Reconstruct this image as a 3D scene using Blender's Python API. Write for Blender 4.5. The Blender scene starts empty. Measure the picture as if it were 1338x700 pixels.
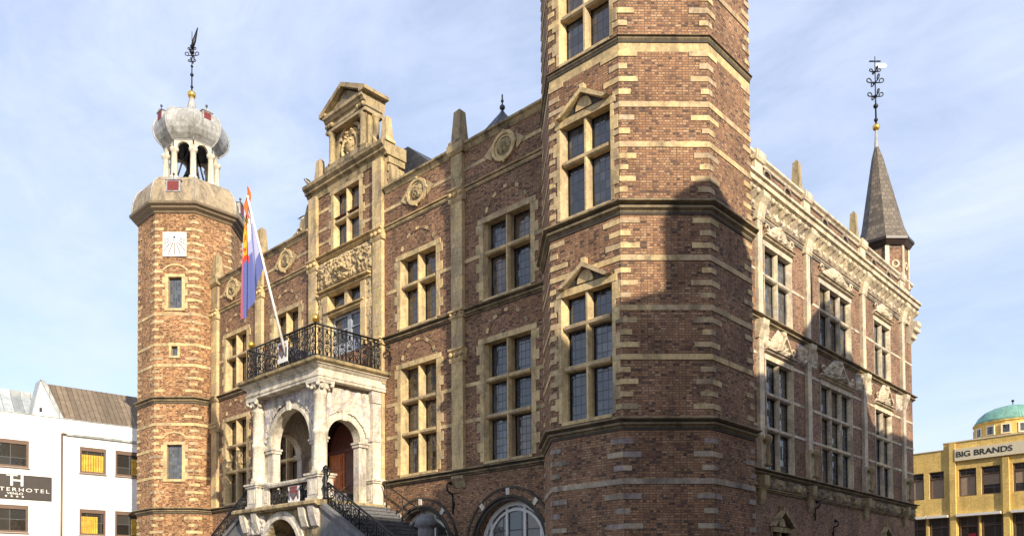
import bpy, math, random
from mathutils import Vector, Matrix
PI = math.pi
R = math.radians
random.seed(7)
scene = bpy.context.scene
COL = scene.collection

# ------------------------------------------------------------------ camera
yaw, pitch, roll, foc = 0.7675, 0.0255, -0.0062, 1064.9
PX, HOR = 635.35, 775.65
PPY = HOR - foc * math.tan(pitch)
cam_d = bpy.data.cameras.new('camera')
cam = bpy.data.objects.new('camera', cam_d); COL.objects.link(cam)
cam_d.sensor_fit = 'HORIZONTAL'; cam_d.sensor_width = 36.0
cam_d.lens = foc / 1338 * 36
cam_d.shift_x = (669 - PX) / 1338
cam_d.shift_y = (PPY - 350) / 1338
cam_d.clip_end = 3000
fw = Vector((-math.sin(yaw) * math.cos(pitch), math.cos(yaw) * math.cos(pitch), math.sin(pitch)))
rt = Vector((math.cos(yaw), math.sin(yaw), 0))
up = rt.cross(fw)
rt2 = rt * math.cos(roll) - up * math.sin(roll) * -1
rt2 = rt * math.cos(roll) + up * math.sin(roll)
up2 = up * math.cos(roll) - rt * math.sin(roll)
cam.matrix_world = Matrix(((rt2.x, up2.x, -fw.x, 13.83), (rt2.y, up2.y, -fw.y, -21.39), (rt2.z, up2.z, -fw.z, 1.6), (0, 0, 0, 1)))
scene.camera = cam

# ------------------------------------------------------------------ light
AZ, EL = R(68.8), R(22)      # azimuth from -Y towards +X
sdir = Vector((math.sin(AZ) * math.cos(EL), -math.cos(AZ) * math.cos(EL), math.sin(EL)))
world = bpy.data.worlds.new('World'); scene.world = world; world.use_nodes = True
wn, wl = world.node_tree.nodes, world.node_tree.links
for n in list(wn): wn.remove(n)
wo = wn.new('ShaderNodeOutputWorld'); bg = wn.new('ShaderNodeBackground')
sky = wn.new('ShaderNodeTexSky'); sky.sky_type = 'NISHITA'; sky.sun_disc = False
sky.sun_elevation = EL
sky.sun_rotation = math.atan2(sdir.x, sdir.y)
sky.air_density = 1.0; sky.dust_density = 0.8; sky.ozone_density = 1.6
tc = wn.new('ShaderNodeTexCoord'); mp = wn.new('ShaderNodeMapping')
mp.inputs['Rotation'].default_value = (R(20), R(35), R(40)); mp.inputs['Scale'].default_value = (1.3, 3.6, 5.0)
ns = wn.new('ShaderNodeTexNoise'); ns.inputs['Scale'].default_value = 1.5; ns.inputs['Detail'].default_value = 8; ns.inputs['Roughness'].default_value = .58; ns.inputs['Distortion'].default_value = .5
rp = wn.new('ShaderNodeValToRGB'); rp.color_ramp.elements[0].position = .36; rp.color_ramp.elements[1].position = .74
rp.color_ramp.elements[0].color = (0.46, 0.46, 0.46, 1); rp.color_ramp.elements[1].color = (.88, .88, .88, 1)
mx = wn.new('ShaderNodeMixRGB'); mx.inputs[2].default_value = (4.5, 5.0, 6.4, 1)
ns2 = wn.new('ShaderNodeTexNoise'); ns2.inputs['Scale'].default_value = 5.5; ns2.inputs['Detail'].default_value = 10; ns2.inputs['Roughness'].default_value = .66; ns2.inputs['Distortion'].default_value = 1.1
wl.new(mp.outputs[0], ns2.inputs['Vector'])
am = wn.new('ShaderNodeMath'); am.operation = 'MULTIPLY_ADD'; wl.new(ns2.outputs['Fac'], am.inputs[0]); am.inputs[1].default_value = .26; 
sm = wn.new('ShaderNodeMath'); sm.operation = 'SUBTRACT'; wl.new(ns.outputs['Fac'], sm.inputs[0]); sm.inputs[1].default_value = .13; wl.new(sm.outputs[0], am.inputs[2])
wl.new(tc.outputs['Generated'], mp.inputs['Vector']); wl.new(mp.outputs[0], ns.inputs['Vector']); wl.new(am.outputs[0], rp.inputs[0])
wl.new(rp.outputs[0], mx.inputs[0]); wl.new(sky.outputs[0], mx.inputs[1]); wl.new(mx.outputs[0], bg.inputs[0]); wl.new(bg.outputs[0], wo.inputs[0])
bg.inputs['Strength'].default_value = 0.145
sd = bpy.data.lights.new('sun', 'SUN'); sd.energy = 5.0; sd.angle = R(.5); sd.color = (1, .88, .70)
sun = bpy.data.objects.new('sun', sd); COL.objects.link(sun)
sun.rotation_euler = sdir.to_track_quat('Z', 'Y').to_euler()
sun.location = (40, -30, 40)
scene.view_settings.view_transform = 'Standard'; scene.view_settings.look = 'None'
scene.view_settings.exposure = 0.45; scene.view_settings.gamma = 1
scene.cycles.max_bounces = 6

# ------------------------------------------------------------------ materials
def newmat(name):
    m = bpy.data.materials.new(name); m.use_nodes = True
    nt = m.node_tree; b = nt.nodes['Principled BSDF']
    return m, nt.nodes, nt.links, b
def ramp(n, stops):
    r = n.new('ShaderNodeValToRGB'); e = r.color_ramp.elements
    e[0].position, e[0].color = stops[0][0], (*stops[0][1], 1)
    e[1].position, e[1].color = stops[-1][0], (*stops[-1][1], 1)
    for p, c in stops[1:-1]:
        q = e.new(p); q.color = (*c, 1)
    return r
def g3(v): return (v, v, v)
def noise(n, l, scale, detail=5, rough=.6, vec=None, dist=0):
    t = n.new('ShaderNodeTexNoise'); t.inputs['Scale'].default_value = scale; t.inputs['Detail'].default_value = detail
    t.inputs['Roughness'].default_value = rough; t.inputs['Distortion'].default_value = dist
    if vec is not None: l.new(vec, t.inputs['Vector'])
    return t
def mixc(n, l, kind, fac, a, b):
    m = n.new('ShaderNodeMixRGB'); m.blend_type = kind
    for i, v in ((0, fac), (1, a), (2, b)):
        if isinstance(v, (int, float)): m.inputs[i].default_value = v
        elif isinstance(v, tuple): m.inputs[i].default_value = (*v, 1)
        else: l.new(v, m.inputs[i])
    return m.outputs[0]
def brick_mat(name, stops, mortar, bw=.17, rh=.07, ms=.011, stain=.4, seed=0.):
    m, n, l, b = newmat(name)
    uv = n.new('ShaderNodeUVMap'); uv.uv_map = 'UVMap'
    t = n.new('ShaderNodeTexBrick'); t.inputs['Scale'].default_value = 1
    t.inputs['Brick Width'].default_value = bw; t.inputs['Row Height'].default_value = rh
    t.inputs['Mortar Size'].default_value = ms; t.inputs['Mortar Smooth'].default_value = .3
    t.inputs['Color1'].default_value = (0, 0, 0, 1); t.inputs['Color2'].default_value = (1, 1, 1, 1); t.inputs['Mortar'].default_value = (.5, .5, .5, 1)
    t.squash = .55; t.squash_frequency = 2; t.offset = .5
    l.new(uv.outputs[0], t.inputs['Vector'])
    r = ramp(n, stops); l.new(t.outputs['Color'], r.inputs[0])
    tco = n.new('ShaderNodeTexCoord')
    n1 = noise(n, l, .7, 4, .6, tco.outputs['Object']); n1r = ramp(n, [(.3, g3(1 - stain)), (.7, g3(1 + stain * .5))]); l.new(n1.outputs['Fac'], n1r.inputs[0])
    n2 = noise(n, l, 14, 3, .7, uv.outputs[0]); n2r = ramp(n, [(.25, g3(.74)), (.75, g3(1.24))]); l.new(n2.outputs['Fac'], n2r.inputs[0])
    c = mixc(n, l, 'MIX', t.outputs['Fac'], r.outputs[0], mortar)
    c = mixc(n, l, 'MULTIPLY', 1, c, n1r.outputs[0]); c = mixc(n, l, 'MULTIPLY', .8, c, n2r.outputs[0])
    ms_ = n.new('ShaderNodeMapping'); ms_.inputs['Scale'].default_value = (2.4, 2.4, .22); l.new(tco.outputs['Object'], ms_.inputs[0])
    n3 = noise(n, l, 1., 6, .7, ms_.outputs[0]); n3r = ramp(n, [(.52, g3(0)), (.76, g3(.45))]); l.new(n3.outputs['Fac'], n3r.inputs[0])
    c = mixc(n, l, 'MIX', n3r.outputs[0], c, tuple(v * .16 for v in mortar))
    n4 = noise(n, l, 2.3, 5, .75, tco.outputs['Object']); n4r = ramp(n, [(.60, g3(0)), (.80, g3(.35))]); l.new(n4.outputs['Fac'], n4r.inputs[0])
    c = mixc(n, l, 'MIX', n4r.outputs[0], c, (.42, .33, .24))
    l.new(c, b.inputs['Base Color']); b.inputs['Roughness'].default_value = .9
    inv = n.new('ShaderNodeMath'); inv.operation = 'SUBTRACT'; inv.inputs[0].default_value = 1; l.new(t.outputs['Fac'], inv.inputs[1])
    ad = n.new('ShaderNodeMath'); ad.operation = 'MULTIPLY_ADD'; l.new(n2.outputs['Fac'], ad.inputs[0]); ad.inputs[1].default_value = .5; l.new(inv.outputs[0], ad.inputs[2])
    bp = n.new('ShaderNodeBump'); bp.inputs['Strength'].default_value = .7; bp.inputs['Distance'].default_value = .012
    l.new(ad.outputs[0], bp.inputs['Height']); l.new(bp.outputs[0], b.inputs['Normal'])
    return m
def stone_mat(name, base, dirt=(.10, .08, .05), amount=.5, rough=.85, bump=.02, fine=9., tintmul=1., light=None):
    m, n, l, b = newmat(name)
    tco = n.new('ShaderNodeTexCoord')
    mpn = n.new('ShaderNodeMapping'); mpn.inputs['Scale'].default_value = (1, 1, .45); l.new(tco.outputs['Object'], mpn.inputs[0])
    n1 = noise(n, l, 1.6, 6, .68, mpn.outputs[0], .6); r1 = ramp(n, [(.44, g3(0)), (.50, g3(amount * .25)), (.66, g3(amount))]); l.new(n1.outputs['Fac'], r1.inputs[0])
    n2 = noise(n, l, fine, 5, .7, tco.outputs['Object']); r2 = ramp(n, [(.3, g3(.68)), (.7, g3(1.22))]); l.new(n2.outputs['Fac'], r2.inputs[0])
    at = n.new('ShaderNodeAttribute'); at.attribute_name = 'tint'
    c = base
    if light:
        n4 = noise(n, l, 3.3, 3, .5, tco.outputs['Object']); c = mixc(n, l, 'MIX', n4.outputs['Fac'], base, light)
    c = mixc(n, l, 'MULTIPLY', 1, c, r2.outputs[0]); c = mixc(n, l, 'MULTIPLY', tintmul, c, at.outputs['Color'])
    c = mixc(n, l, 'MIX', r1.outputs[0], c, dirt)
    l.new(c, b.inputs['Base Color']); b.inputs['Roughness'].default_value = rough
    bp = n.new('ShaderNodeBump'); bp.inputs['Strength'].default_value = .6; bp.inputs['Distance'].default_value = bump
    l.new(n2.outputs['Fac'], bp.inputs['Height']); l.new(bp.outputs[0], b.inputs['Normal'])
    return m
def plain_mat(name, col, rough=.6, metal=0., var=.25, scale=6., spec=None):
    m, n, l, b = newmat(name)
    tco = n.new('ShaderNodeTexCoord'); n2 = noise(n, l, scale, 5, .65, tco.outputs['Object'])
    r2 = ramp(n, [(.3, g3(1 - var)), (.7, g3(1 + var))]); l.new(n2.outputs['Fac'], r2.inputs[0])
    c = mixc(n, l, 'MULTIPLY', 1, col, r2.outputs[0]); l.new(c, b.inputs['Base Color'])
    b.inputs['Roughness'].default_value = rough; b.inputs['Metallic'].default_value = metal
    return m
def leaded_mat(name, base=(.02, .024, .03), gw=.19, gh=.27, lead=.012):
    m, n, l, b = newmat(name)
    uv = n.new('ShaderNodeUVMap'); uv.uv_map = 'UVMap'
    t = n.new('ShaderNodeTexBrick'); t.offset = 0; t.inputs['Scale'].default_value = 1
    t.inputs['Brick Width'].default_value = gw; t.inputs['Row Height'].default_value = gh; t.inputs['Mortar Size'].default_value = lead
    t.inputs['Color1'].default_value = (0, 0, 0, 1); t.inputs['Color2'].default_value = (1, 1, 1, 1); t.inputs['Mortar'].default_value = (0, 0, 0, 1)
    l.new(uv.outputs[0], t.inputs['Vector'])
    r = ramp(n, [(0, tuple(x * .5 for x in base)), (1, tuple(x * 1.9 for x in base))]); l.new(t.outputs['Color'], r.inputs[0])
    c = mixc(n, l, 'MIX', t.outputs['Fac'], r.outputs[0], (.03, .03, .032)); l.new(c, b.inputs['Base Color'])
    rr = n.new('ShaderNodeMath'); rr.operation = 'MULTIPLY_ADD'; l.new(t.outputs['Fac'], rr.inputs[0]); rr.inputs[1].default_value = .5; rr.inputs[2].default_value = .06
    l.new(rr.outputs[0], b.inputs['Roughness']); b.inputs['IOR'].default_value = 1.9
    wn_ = noise(n, l, 3.2, 2, .5, uv.outputs[0]); bp = n.new('ShaderNodeBump'); bp.inputs['Strength'].default_value = .35; bp.inputs['Distance'].default_value = .02
    ad = n.new('ShaderNodeMath'); ad.operation = 'ADD'; l.new(wn_.outputs['Fac'], ad.inputs[0]); l.new(t.outputs['Fac'], ad.inputs[1])
    l.new(ad.outputs[0], bp.inputs['Height'])
    cs = []
    for k_ in (1., 37., 83.):
        q_ = n.new('ShaderNodeMath'); q_.operation = 'MULTIPLY'; l.new(t.outputs['Color'], q_.inputs[0]); q_.inputs[1].default_value = k_ * 3
        w_ = n.new('ShaderNodeMath'); w_.operation = 'SINE'; l.new(q_.outputs[0], w_.inputs[0]); cs.append(w_)
    cv = n.new('ShaderNodeCombineXYZ')
    for i_, w_ in enumerate(cs): l.new(w_.outputs[0], cv.inputs[i_])
    sc_ = n.new('ShaderNodeVectorMath'); sc_.operation = 'SCALE'; l.new(cv.outputs[0], sc_.inputs[0]); sc_.inputs['Scale'].default_value = .05
    av = n.new('ShaderNodeVectorMath'); av.operation = 'ADD'; l.new(bp.outputs[0], av.inputs[0]); l.new(sc_.outputs[0], av.inputs[1])
    nv = n.new('ShaderNodeVectorMath'); nv.operation = 'NORMALIZE'; l.new(av.outputs[0], nv.inputs[0]); l.new(nv.outputs[0], b.inputs['Normal'])
    return m
def seam_mat(name, col, gap=.28, rough=.5, metal=.0, rows=False, dark=.5, var=.3):
    """sheet or tile roofing with raised seams, UV in metres"""
    m, n, l, b = newmat(name)
    uv = n.new('ShaderNodeUVMap'); uv.uv_map = 'UVMap'
    t = n.new('ShaderNodeTexBrick'); t.offset = .5 if rows else 0; t.inputs['Scale'].default_value = 1
    t.inputs['Brick Width'].default_value = gap; t.inputs['Row Height'].default_value = (.24 if rows else 50); t.inputs['Mortar Size'].default_value = .018
    t.inputs['Color1'].default_value = (*g3(1 - var), 1); t.inputs['Color2'].default_value = (*g3(1 + var), 1); t.inputs['Mortar'].default_value = (*g3(dark), 1)
    l.new(uv.outputs[0], t.inputs['Vector'])
    n2 = noise(n, l, 2.2, 6, .7, uv.outputs[0]); r2 = ramp(n, [(.3, g3(.65)), (.7, g3(1.25))]); l.new(n2.outputs['Fac'], r2.inputs[0])
    c = mixc(n, l, 'MULTIPLY', 1, col, t.outputs['Color']); c = mixc(n, l, 'MULTIPLY', 1, c, r2.outputs[0])
    l.new(c, b.inputs['Base Color']); b.inputs['Roughness'].default_value = rough; b.inputs['Metallic'].default_value = metal
    bp = n.new('ShaderNodeBump'); bp.inputs['Strength'].default_value = .5; bp.inputs['Distance'].default_value = .02; bp.invert = True
    l.new(t.outputs['Fac'], bp.inputs['Height']); l.new(bp.outputs[0], b.inputs['Normal'])
    return m

BR = [(0, (.07, .04, .028)), (.12, (.16, .082, .05)), (.28, (.295, .145, .070)), (.75, (.375, .20, .098)), (1, (.46, .285, .155))]
M = {}
M['brick'] = brick_mat('brick_red_brown', BR, (.15, .10, .068), ms=.012)
M['brick_tower'] = brick_mat('brick_bell_tower', [(0, (.07, .035, .02)), (.25, (.28, .12, .055)), (.6, (.47, .24, .105)), (1, (.60, .37, .18))], (.27, .17, .09))
M['brick_side'] = brick_mat('brick_side', [(0, (.09, .05, .032)), (.3, (.30, .155, .085)), (1, (.41, .24, .14))], (.16, .11, .08))
M['brick_far'] = brick_mat('brick_far', [(0, (.25, .12, .08)), (1, (.4, .24, .16))], (.4, .35, .3))
M['stone'] = stone_mat('yellow_sandstone', (.56, .39, .165), amount=.7, light=(.68, .53, .29))
M['stone_dirty'] = stone_mat('weathered_sandstone', (.36, .27, .13), (.045, .038, .028), amount=.92, fine=12., light=(.50, .385, .20))
M['stone_side'] = stone_mat('pale_sandstone', (.60, .50, .33), (.12, .09, .06), amount=.7, light=(.74, .64, .45))
M['stone_white'] = stone_mat('white_limestone', (.60, .53, .40), (.15, .12, .085), amount=.72, light=(.77, .71, .59))
M['stone_string'] = stone_mat('blackened_moulding_stone', (.17, .125, .065), (.035, .03, .022), amount=.8, light=(.42, .33, .18))
M['stone_lower'] = stone_mat('grey_brown_lower_stone', (.36, .285, .195), (.06, .05, .04), amount=.7, light=(.48, .40, .29))
M['dark_and_shade'] = stone_mat('dark_stone_and_painted_shade', (.05, .042, .032), (.02, .018, .015), amount=.6, light=(.10, .08, .055))  # dark mouldings, and ledge shade painted as dark strips
M['stone_grey'] = stone_mat('grey_bluestone', (.17, .17, .17), (.05, .05, .05), amount=.5)
M['glass'] = leaded_mat('leaded_glass')
M['glass_warm'] = leaded_mat('leaded_glass_brown_room', (.075, .052, .03))
M['glass_light'] = leaded_mat('leaded_glass_pale_blind', (.055, .058, .06))
M['glass_plain'] = leaded_mat('dark_glass', (.03, .028, .024), .9, 1.3, .02)
M['iron'] = plain_mat('black_wrought_iron', (.012, .012, .013), .45, .3)
M['iron_grey'] = plain_mat('grey_painted_iron', (.08, .08, .085), .5, .3)
M['lead'] = stone_mat('oxidised_lead', (.30, .295, .275), (.11, .10, .08), amount=.75, rough=.5, fine=6, light=(.52, .52, .50))
M['lead_brown'] = stone_mat('weathered_lead_roof', (.27, .205, .125), (.08, .065, .05), amount=.85, rough=.65, fine=5, light=(.46, .37, .24))
M['white'] = plain_mat('white_paint', (.72, .70, .65), .55, 0, .1)
M['gold'] = plain_mat('gilding', (.85, .55, .12), .25, .9, .1)
M['red'] = plain_mat('red_shutter_paint', (.17, .025, .022), .5, 0, .3)
M['slate'] = seam_mat('slate', (.055, .06, .075), .22, .55, 0, True, .5, .4)
M['slate_brown'] = seam_mat('brown_slate', (.15, .12, .09), .22, .7, 0, True, .6, .35)
M['tile'] = seam_mat('brown_pantiles', (.18, .135, .09), .34, .8, 0, False, .3, .2)
M['zinc'] = seam_mat('zinc', (.36, .38, .38), .6, .5, .2)
M['wood'] = plain_mat('red_brown_oak', (.13, .036, .02), .5, 0, .4, 9)
M['wood_sunlit'] = plain_mat('oak_painted_sunlit', (.55, .15, .03), .45, 0, .35, 9)  # sunlight on the left door leaf, painted as a brighter oak
M['wood_dark'] = plain_mat('dark_painted_wood', (.03, .018, .014), .45, 0, .3)
M['plaster'] = plain_mat('white_plaster', (.86, .84, .78), .9, 0, .05, 1.2)
M['frame_brown'] = plain_mat('brown_window_frame', (.14, .085, .055), .5, 0, .2)
M['curtain'] = plain_mat('yellow_curtain', (.62, .38, .05), .9, 0, .35, 3)
M['sign_dark'] = plain_mat('dark_sign_board', (.045, .035, .03), .5, 0, .15)
M['yellow_brick'] = brick_mat('yellow_brick', [(0, (.68, .44, .10)), (1, (.90, .64, .21))], (.74, .52, .18), stain=.2)
M['sign_cream'] = plain_mat('cream_fascia', (.72, .62, .42), .6, 0, .08)
M['black'] = plain_mat('black_lettering', (.02, .02, .02), .5)
M['copper'] = seam_mat('green_copper', (.20, .40, .31), .7, .6, .05, dark=.6, var=.15)
M['blind'] = plain_mat('brown_blind', (.33, .24, .16), .7, 0, .2)
M['room'] = plain_mat('dark_room', (.02, .017, .014), .6)
M['cloth_blue'] = None

# ------------------------------------------------------------------ mesh builder
class Fr:
    """wall frame: u along the wall, d outwards, z up; phi = direction of the outward normal"""
    def __init__(s, ox, oy, phi):
        s.o = Vector((ox, oy, 0)); s.n = Vector((math.cos(phi), math.sin(phi), 0)); s.t = Vector((-math.sin(phi), math.cos(phi), 0))
    def __call__(s, u, d, z): return s.o + s.t * u + s.n * d + Vector((0, 0, z))
class MB:
    def __init__(s): s.v = []; s.f = []; s.mi = []; s.t = []; s.uvz = []; s.sm = []
    def face(s, pts, mat=0, tint=1., smooth=False):
        b = len(s.v); s.v += [Vector(p) for p in pts]; s.f.append(list(range(b, b + len(pts)))); s.mi.append(mat); s.t.append(tint); s.sm.append(smooth)
    def idx(s, pts, faces, mat=0, tint=None, smooth=False):
        b = len(s.v); s.v += [Vector(p) for p in pts]
        if tint is None: tint = random.uniform(.84, 1.12)
        for f in faces: s.f.append([b + i for i in f]); s.mi.append(mat); s.t.append(tint); s.sm.append(smooth)
    def box(s, fr, u0, u1, d0, d1, z0, z1, mat=0, tint=None):
        p = [fr(u, d, z) for z in (z0, z1) for d in (d0, d1) for u in (u0, u1)]
        s.idx(p, [(2, 3, 7, 6), (1, 0, 4, 5), (0, 2, 6, 4), (3, 1, 5, 7), (6, 7, 5, 4), (0, 1, 3, 2)], mat, tint)
    def prism(s, fr, pts, d0, d1, mat=0, tint=None):
        n = len(pts); p = [fr(u, d1, z) for u, z in pts] + [fr(u, d0, z) for u, z in pts]
        a = sum(pts[i][0] * pts[(i + 1) % n][1] - pts[(i + 1) % n][0] * pts[i][1] for i in range(n))
        f = [list(range(n)), list(range(2 * n - 1, n - 1, -1))] + [[i, i + n, (i + 1) % n + n, (i + 1) % n] for i in range(n)]
        if a < 0: f = [x[::-1] for x in f]
        s.idx(p, f, mat, tint)
    def sweep(s, fr, prof, u0, u1, mat=0, tint=None):
        """profile of (d, z) points run along the wall"""
        n = len(prof); p = [fr(u0, d, z) for d, z in prof] + [fr(u1, d, z) for d, z in prof]
        a = sum(prof[i][0] * prof[(i + 1) % n][1] - prof[(i + 1) % n][0] * prof[i][1] for i in range(n))
        f = [list(range(n))[::-1], list(range(n, 2 * n))] + [[i, (i + 1) % n, (i + 1) % n + n, i + n] for i in range(n)]
        if a > 0: f = [x[::-1] for x in f]
        s.idx(p, f, mat, tint)
    def lathe(s, cx, cy, prof, n=8, phase=PI / 8, mat=0, smooth=False, tint=1., cap=True):
        p = [(cx + r * math.cos(phase + 2 * PI * k / n), cy + r * math.sin(phase + 2 * PI * k / n), z) for r, z in prof for k in range(n)]
        m = len(prof)
        f = [(i * n + k, i * n + (k + 1) % n, (i + 1) * n + (k + 1) % n, (i + 1) * n + k) for i in range(m - 1) for k in range(n)]
        if cap: f += [tuple(range(n))[::-1], tuple((m - 1) * n + k for k in range(n))]
        s.idx(p, f, mat, tint, smooth)
    def ring(s, cx, cy, prof, n=8, phase=PI / 8, mat=0, tint=1.):
        """closed profile lathe (a moulding round a tower)"""
        m = len(prof)
        p = [(cx + r * math.cos(phase + 2 * PI * k / n), cy + r * math.sin(phase + 2 * PI * k / n), z) for r, z in prof for k in range(n)]
        f = [(i * n + k, i * n + (k + 1) % n, ((i + 1) % m) * n + (k + 1) % n, ((i + 1) % m) * n + k) for i in range(m) for k in range(n)]
        s.idx(p, f, mat, tint)
    def tube(s, pts, r, n=6, mat=0, closed=False, smooth=True):
        pts = [Vector(p) for p in pts]; m = len(pts)
        rs = r if isinstance(r, (list, tuple)) else [r] * m
        P = []; ref = None
        for i, p in enumerate(pts):
            a = pts[(i + 1) % m] if (closed or i < m - 1) else pts[i]; b_ = pts[i - 1] if (closed or i > 0) else pts[i]
            t = (a - b_).normalized()
            if ref is None: ref = t.orthogonal().normalized()
            x = (ref - t * ref.dot(t))
            x = x.normalized() if x.length > 1e-6 else t.orthogonal().normalized(); ref = x; y = t.cross(x)
            P += [p + (x * math.cos(2 * PI * k / n) + y * math.sin(2 * PI * k / n)) * rs[i] for k in range(n)]
        F = [(i * n + k, i * n + (k + 1) % n, ((i + 1) % m) * n + (k + 1) % n, ((i + 1) % m) * n + k) for i in range(m if closed else m - 1) for k in range(n)]
        if not closed: F += [tuple(range(n))[::-1], tuple((m - 1) * n + k for k in range(n))]
        s.idx(P, F, mat, 1., smooth)
    def ball(s, c, r, mat=0, n=12, sz=1.):
        s.lathe(c[0], c[1], [(max(.001, r * math.sin(PI * i / 8)), c[2] - r * sz * math.cos(PI * i / 8)) for i in range(9)], n, 0, mat, True)
    def wall(s, fr, u0, u1, z0, z1, holes=(), mat=0, d=0., reveal=.3, step=.0):
        """holes: (u0,u1,z0,z1) or (u0,u1,z0,zspring,'arch')"""
        us = sorted({u0, u1} | {h[0] for h in holes} | {h[1] for h in holes}); zs = {z0, z1}
        top = lambda h: h[3] + (h[1] - h[0]) / 2 if len(h) > 4 else h[3]
        for h in holes: zs |= {max(z0, h[2]), top(h)}
        zs = sorted(z for z in zs if z0 <= z <= z1); us = [u for u in us if u0 <= u <= u1]
        for a, b in zip(us, us[1:]):
            for c, e in zip(zs, zs[1:]):
                m_, q = (a + b) / 2, (c + e) / 2
                if any(h[0] < m_ < h[1] and h[2] < q < top(h) for h in holes): continue
                s.face([fr(a, d, c), fr(b, d, c), fr(b, d, e), fr(a, d, e)], mat)
        for h in holes:
            a, b, c, e = h[0], h[1], max(h[2], z0), h[3]
            if len(h) > 4:
                r = (b - a) / 2; cu = (a + b) / 2; N = 20; T = e + r
                P = [(cu - r * math.cos(PI * i / N), e + r * math.sin(PI * i / N)) for i in range(N + 1)]
                for (ua, za), (ub, zb) in zip(P, P[1:]):
                    s.face([fr(ua, d, za), fr(ub, d, zb), fr(ub, d, T), fr(ua, d, T)], mat)
                    s.face([fr(ua, d, za), fr(ua, d - reveal, za), fr(ub, d - reveal, zb), fr(ub, d, zb)], mat)
            else:
                s.face([fr(a, d, e), fr(a, d - reveal, e), fr(b, d - reveal, e), fr(b, d, e)], mat)
            s.face([fr(a, d, c), fr(a, d - reveal, c), fr(a, d - reveal, e), fr(a, d, e)], mat)
            s.face([fr(b, d, e), fr(b, d - reveal, e), fr(b, d - reveal, c), fr(b, d, c)], mat)
            if h[2] > z0: s.face([fr(a, d, c), fr(b, d, c), fr(b, d - reveal, c), fr(a, d - reveal, c)], mat)
    def relief(s, fr, u0, u1, z0, z1, depth, seed=1, mat=0, step=.045, shape=None, base=.01, sym=True, scale=.32):
        rng = random.Random(seed); W = u1 - u0; H = z1 - z0
        k = max(4, int(W * H / (scale * scale) * 1.1)); C = []
        for i in range(k):
            cu = rng.uniform(0, W / 2 if sym else W); cz = rng.uniform(.05, .95) * H
            C.append((cu, cz, rng.uniform(.5, 1.1) * scale, rng.uniform(0, 6.28), rng.choice((-1, 1)), rng.uniform(.5, 1)))
        nu = max(3, int(W / step)); nz = max(3, int(H / step)); P = []; F = []; ok = []; HH = []
        for j in range(nz + 1):
            for i in range(nu + 1):
                u = W * i / nu; z = H * j / nz; x = min(u, W - u) if sym else u; h = 0
                for cu, cz, r, ph, sg, am in C:
                    dx, dz = x - cu, z - cz; q = math.hypot(dx, dz) / r
                    if q < 1.6:
                        w = math.exp(-q * q * 1.5) * (.5 + .5 * math.cos(2 * sg * math.atan2(dz, dx) + ph + q * 7)) * am
                        h = max(h, w)
                a, b = 2 * u / W - 1, 2 * z / H - 1
                m = shape(a, b) if shape else 1
                edge = min(1, 8 * min(u, W - u, z, H - z) / min(W, H)) if not shape else 1
                ok.append(m > 0); h = h ** .7; HH.append(h)
                P.append(fr(u0 + u, base * (1 if edge > 0 else 0) + depth * h * max(m, 0) ** .5 * max(edge, 0), z0 + z))
        hs = []
        for j in range(nz):
            for i in range(nu):
                q = (j * (nu + 1) + i, j * (nu + 1) + i + 1, (j + 1) * (nu + 1) + i + 1, (j + 1) * (nu + 1) + i)
                if all(ok[t] for t in q): F.append(q); hs.append(sum(HH[t] for t in q) / 4)
        n0 = len(s.t); s.idx(P, F, mat, 1., True)
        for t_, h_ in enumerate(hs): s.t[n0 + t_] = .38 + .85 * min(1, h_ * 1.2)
LOC = {}
def mesh_obj(name, mb, mats, parent=None, thick=None):
    if not isinstance(mats, (list, tuple)): mats = [mats]
    vs = mb.v
    lo = Vector((min(v.x for v in vs), min(v.y for v in vs), min(v.z for v in vs))); hi = Vector((max(v.x for v in vs), max(v.y for v in vs), 0))
    o0 = Vector(((lo.x + hi.x) / 2, (lo.y + hi.y) / 2, lo.z))
    me = bpy.data.meshes.new(name); me.from_pydata([v - o0 for v in vs], [], mb.f)
    for m in mats: me.materials.append(m)
    uvl = me.uv_layers.new(name='UVMap'); ca = me.color_attributes.new('tint', 'FLOAT_COLOR', 'CORNER')
    me.polygons.foreach_set('material_index', mb.mi); me.polygons.foreach_set('use_smooth', mb.sm)
    uvs = []; cols = []
    for i, p in enumerate(me.polygons):
        nn = p.normal; t = mb.t[i]
        h = math.hypot(nn.x, nn.y)
        if h < .35:
            e1, e2 = Vector((1, 0, 0)), Vector((0, 1, 0))
        else:
            e1 = Vector((-nn.y / h, nn.x / h, 0)); e2 = nn.cross(e1) if abs(nn.z) > .05 else Vector((0, 0, 1))
        for vi in p.vertices:
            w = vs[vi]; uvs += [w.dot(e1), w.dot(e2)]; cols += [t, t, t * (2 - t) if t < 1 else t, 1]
    me.uv_layers['UVMap'].data.foreach_set('uv', uvs); me.color_attributes['tint'].data.foreach_set('color', cols)
    me.update()
    o = bpy.data.objects.new(name, me); COL.objects.link(o); LOC[o.name] = o0
    if parent: o.parent = parent; o.location = o0 - LOC[parent.name]
    else: o.location = o0
    return o
def empty(name, loc):
    o = bpy.data.objects.new(name, None); COL.objects.link(o); o.location = loc; LOC[o.name] = Vector(loc); o.empty_display_size = .5
    return o
def tag(o, label=None, cat=None, group=None, kind=None):
    for k, v in (('label', label), ('category', cat), ('group', group), ('kind', kind)):
        if v: o[k] = v
    return o
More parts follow.
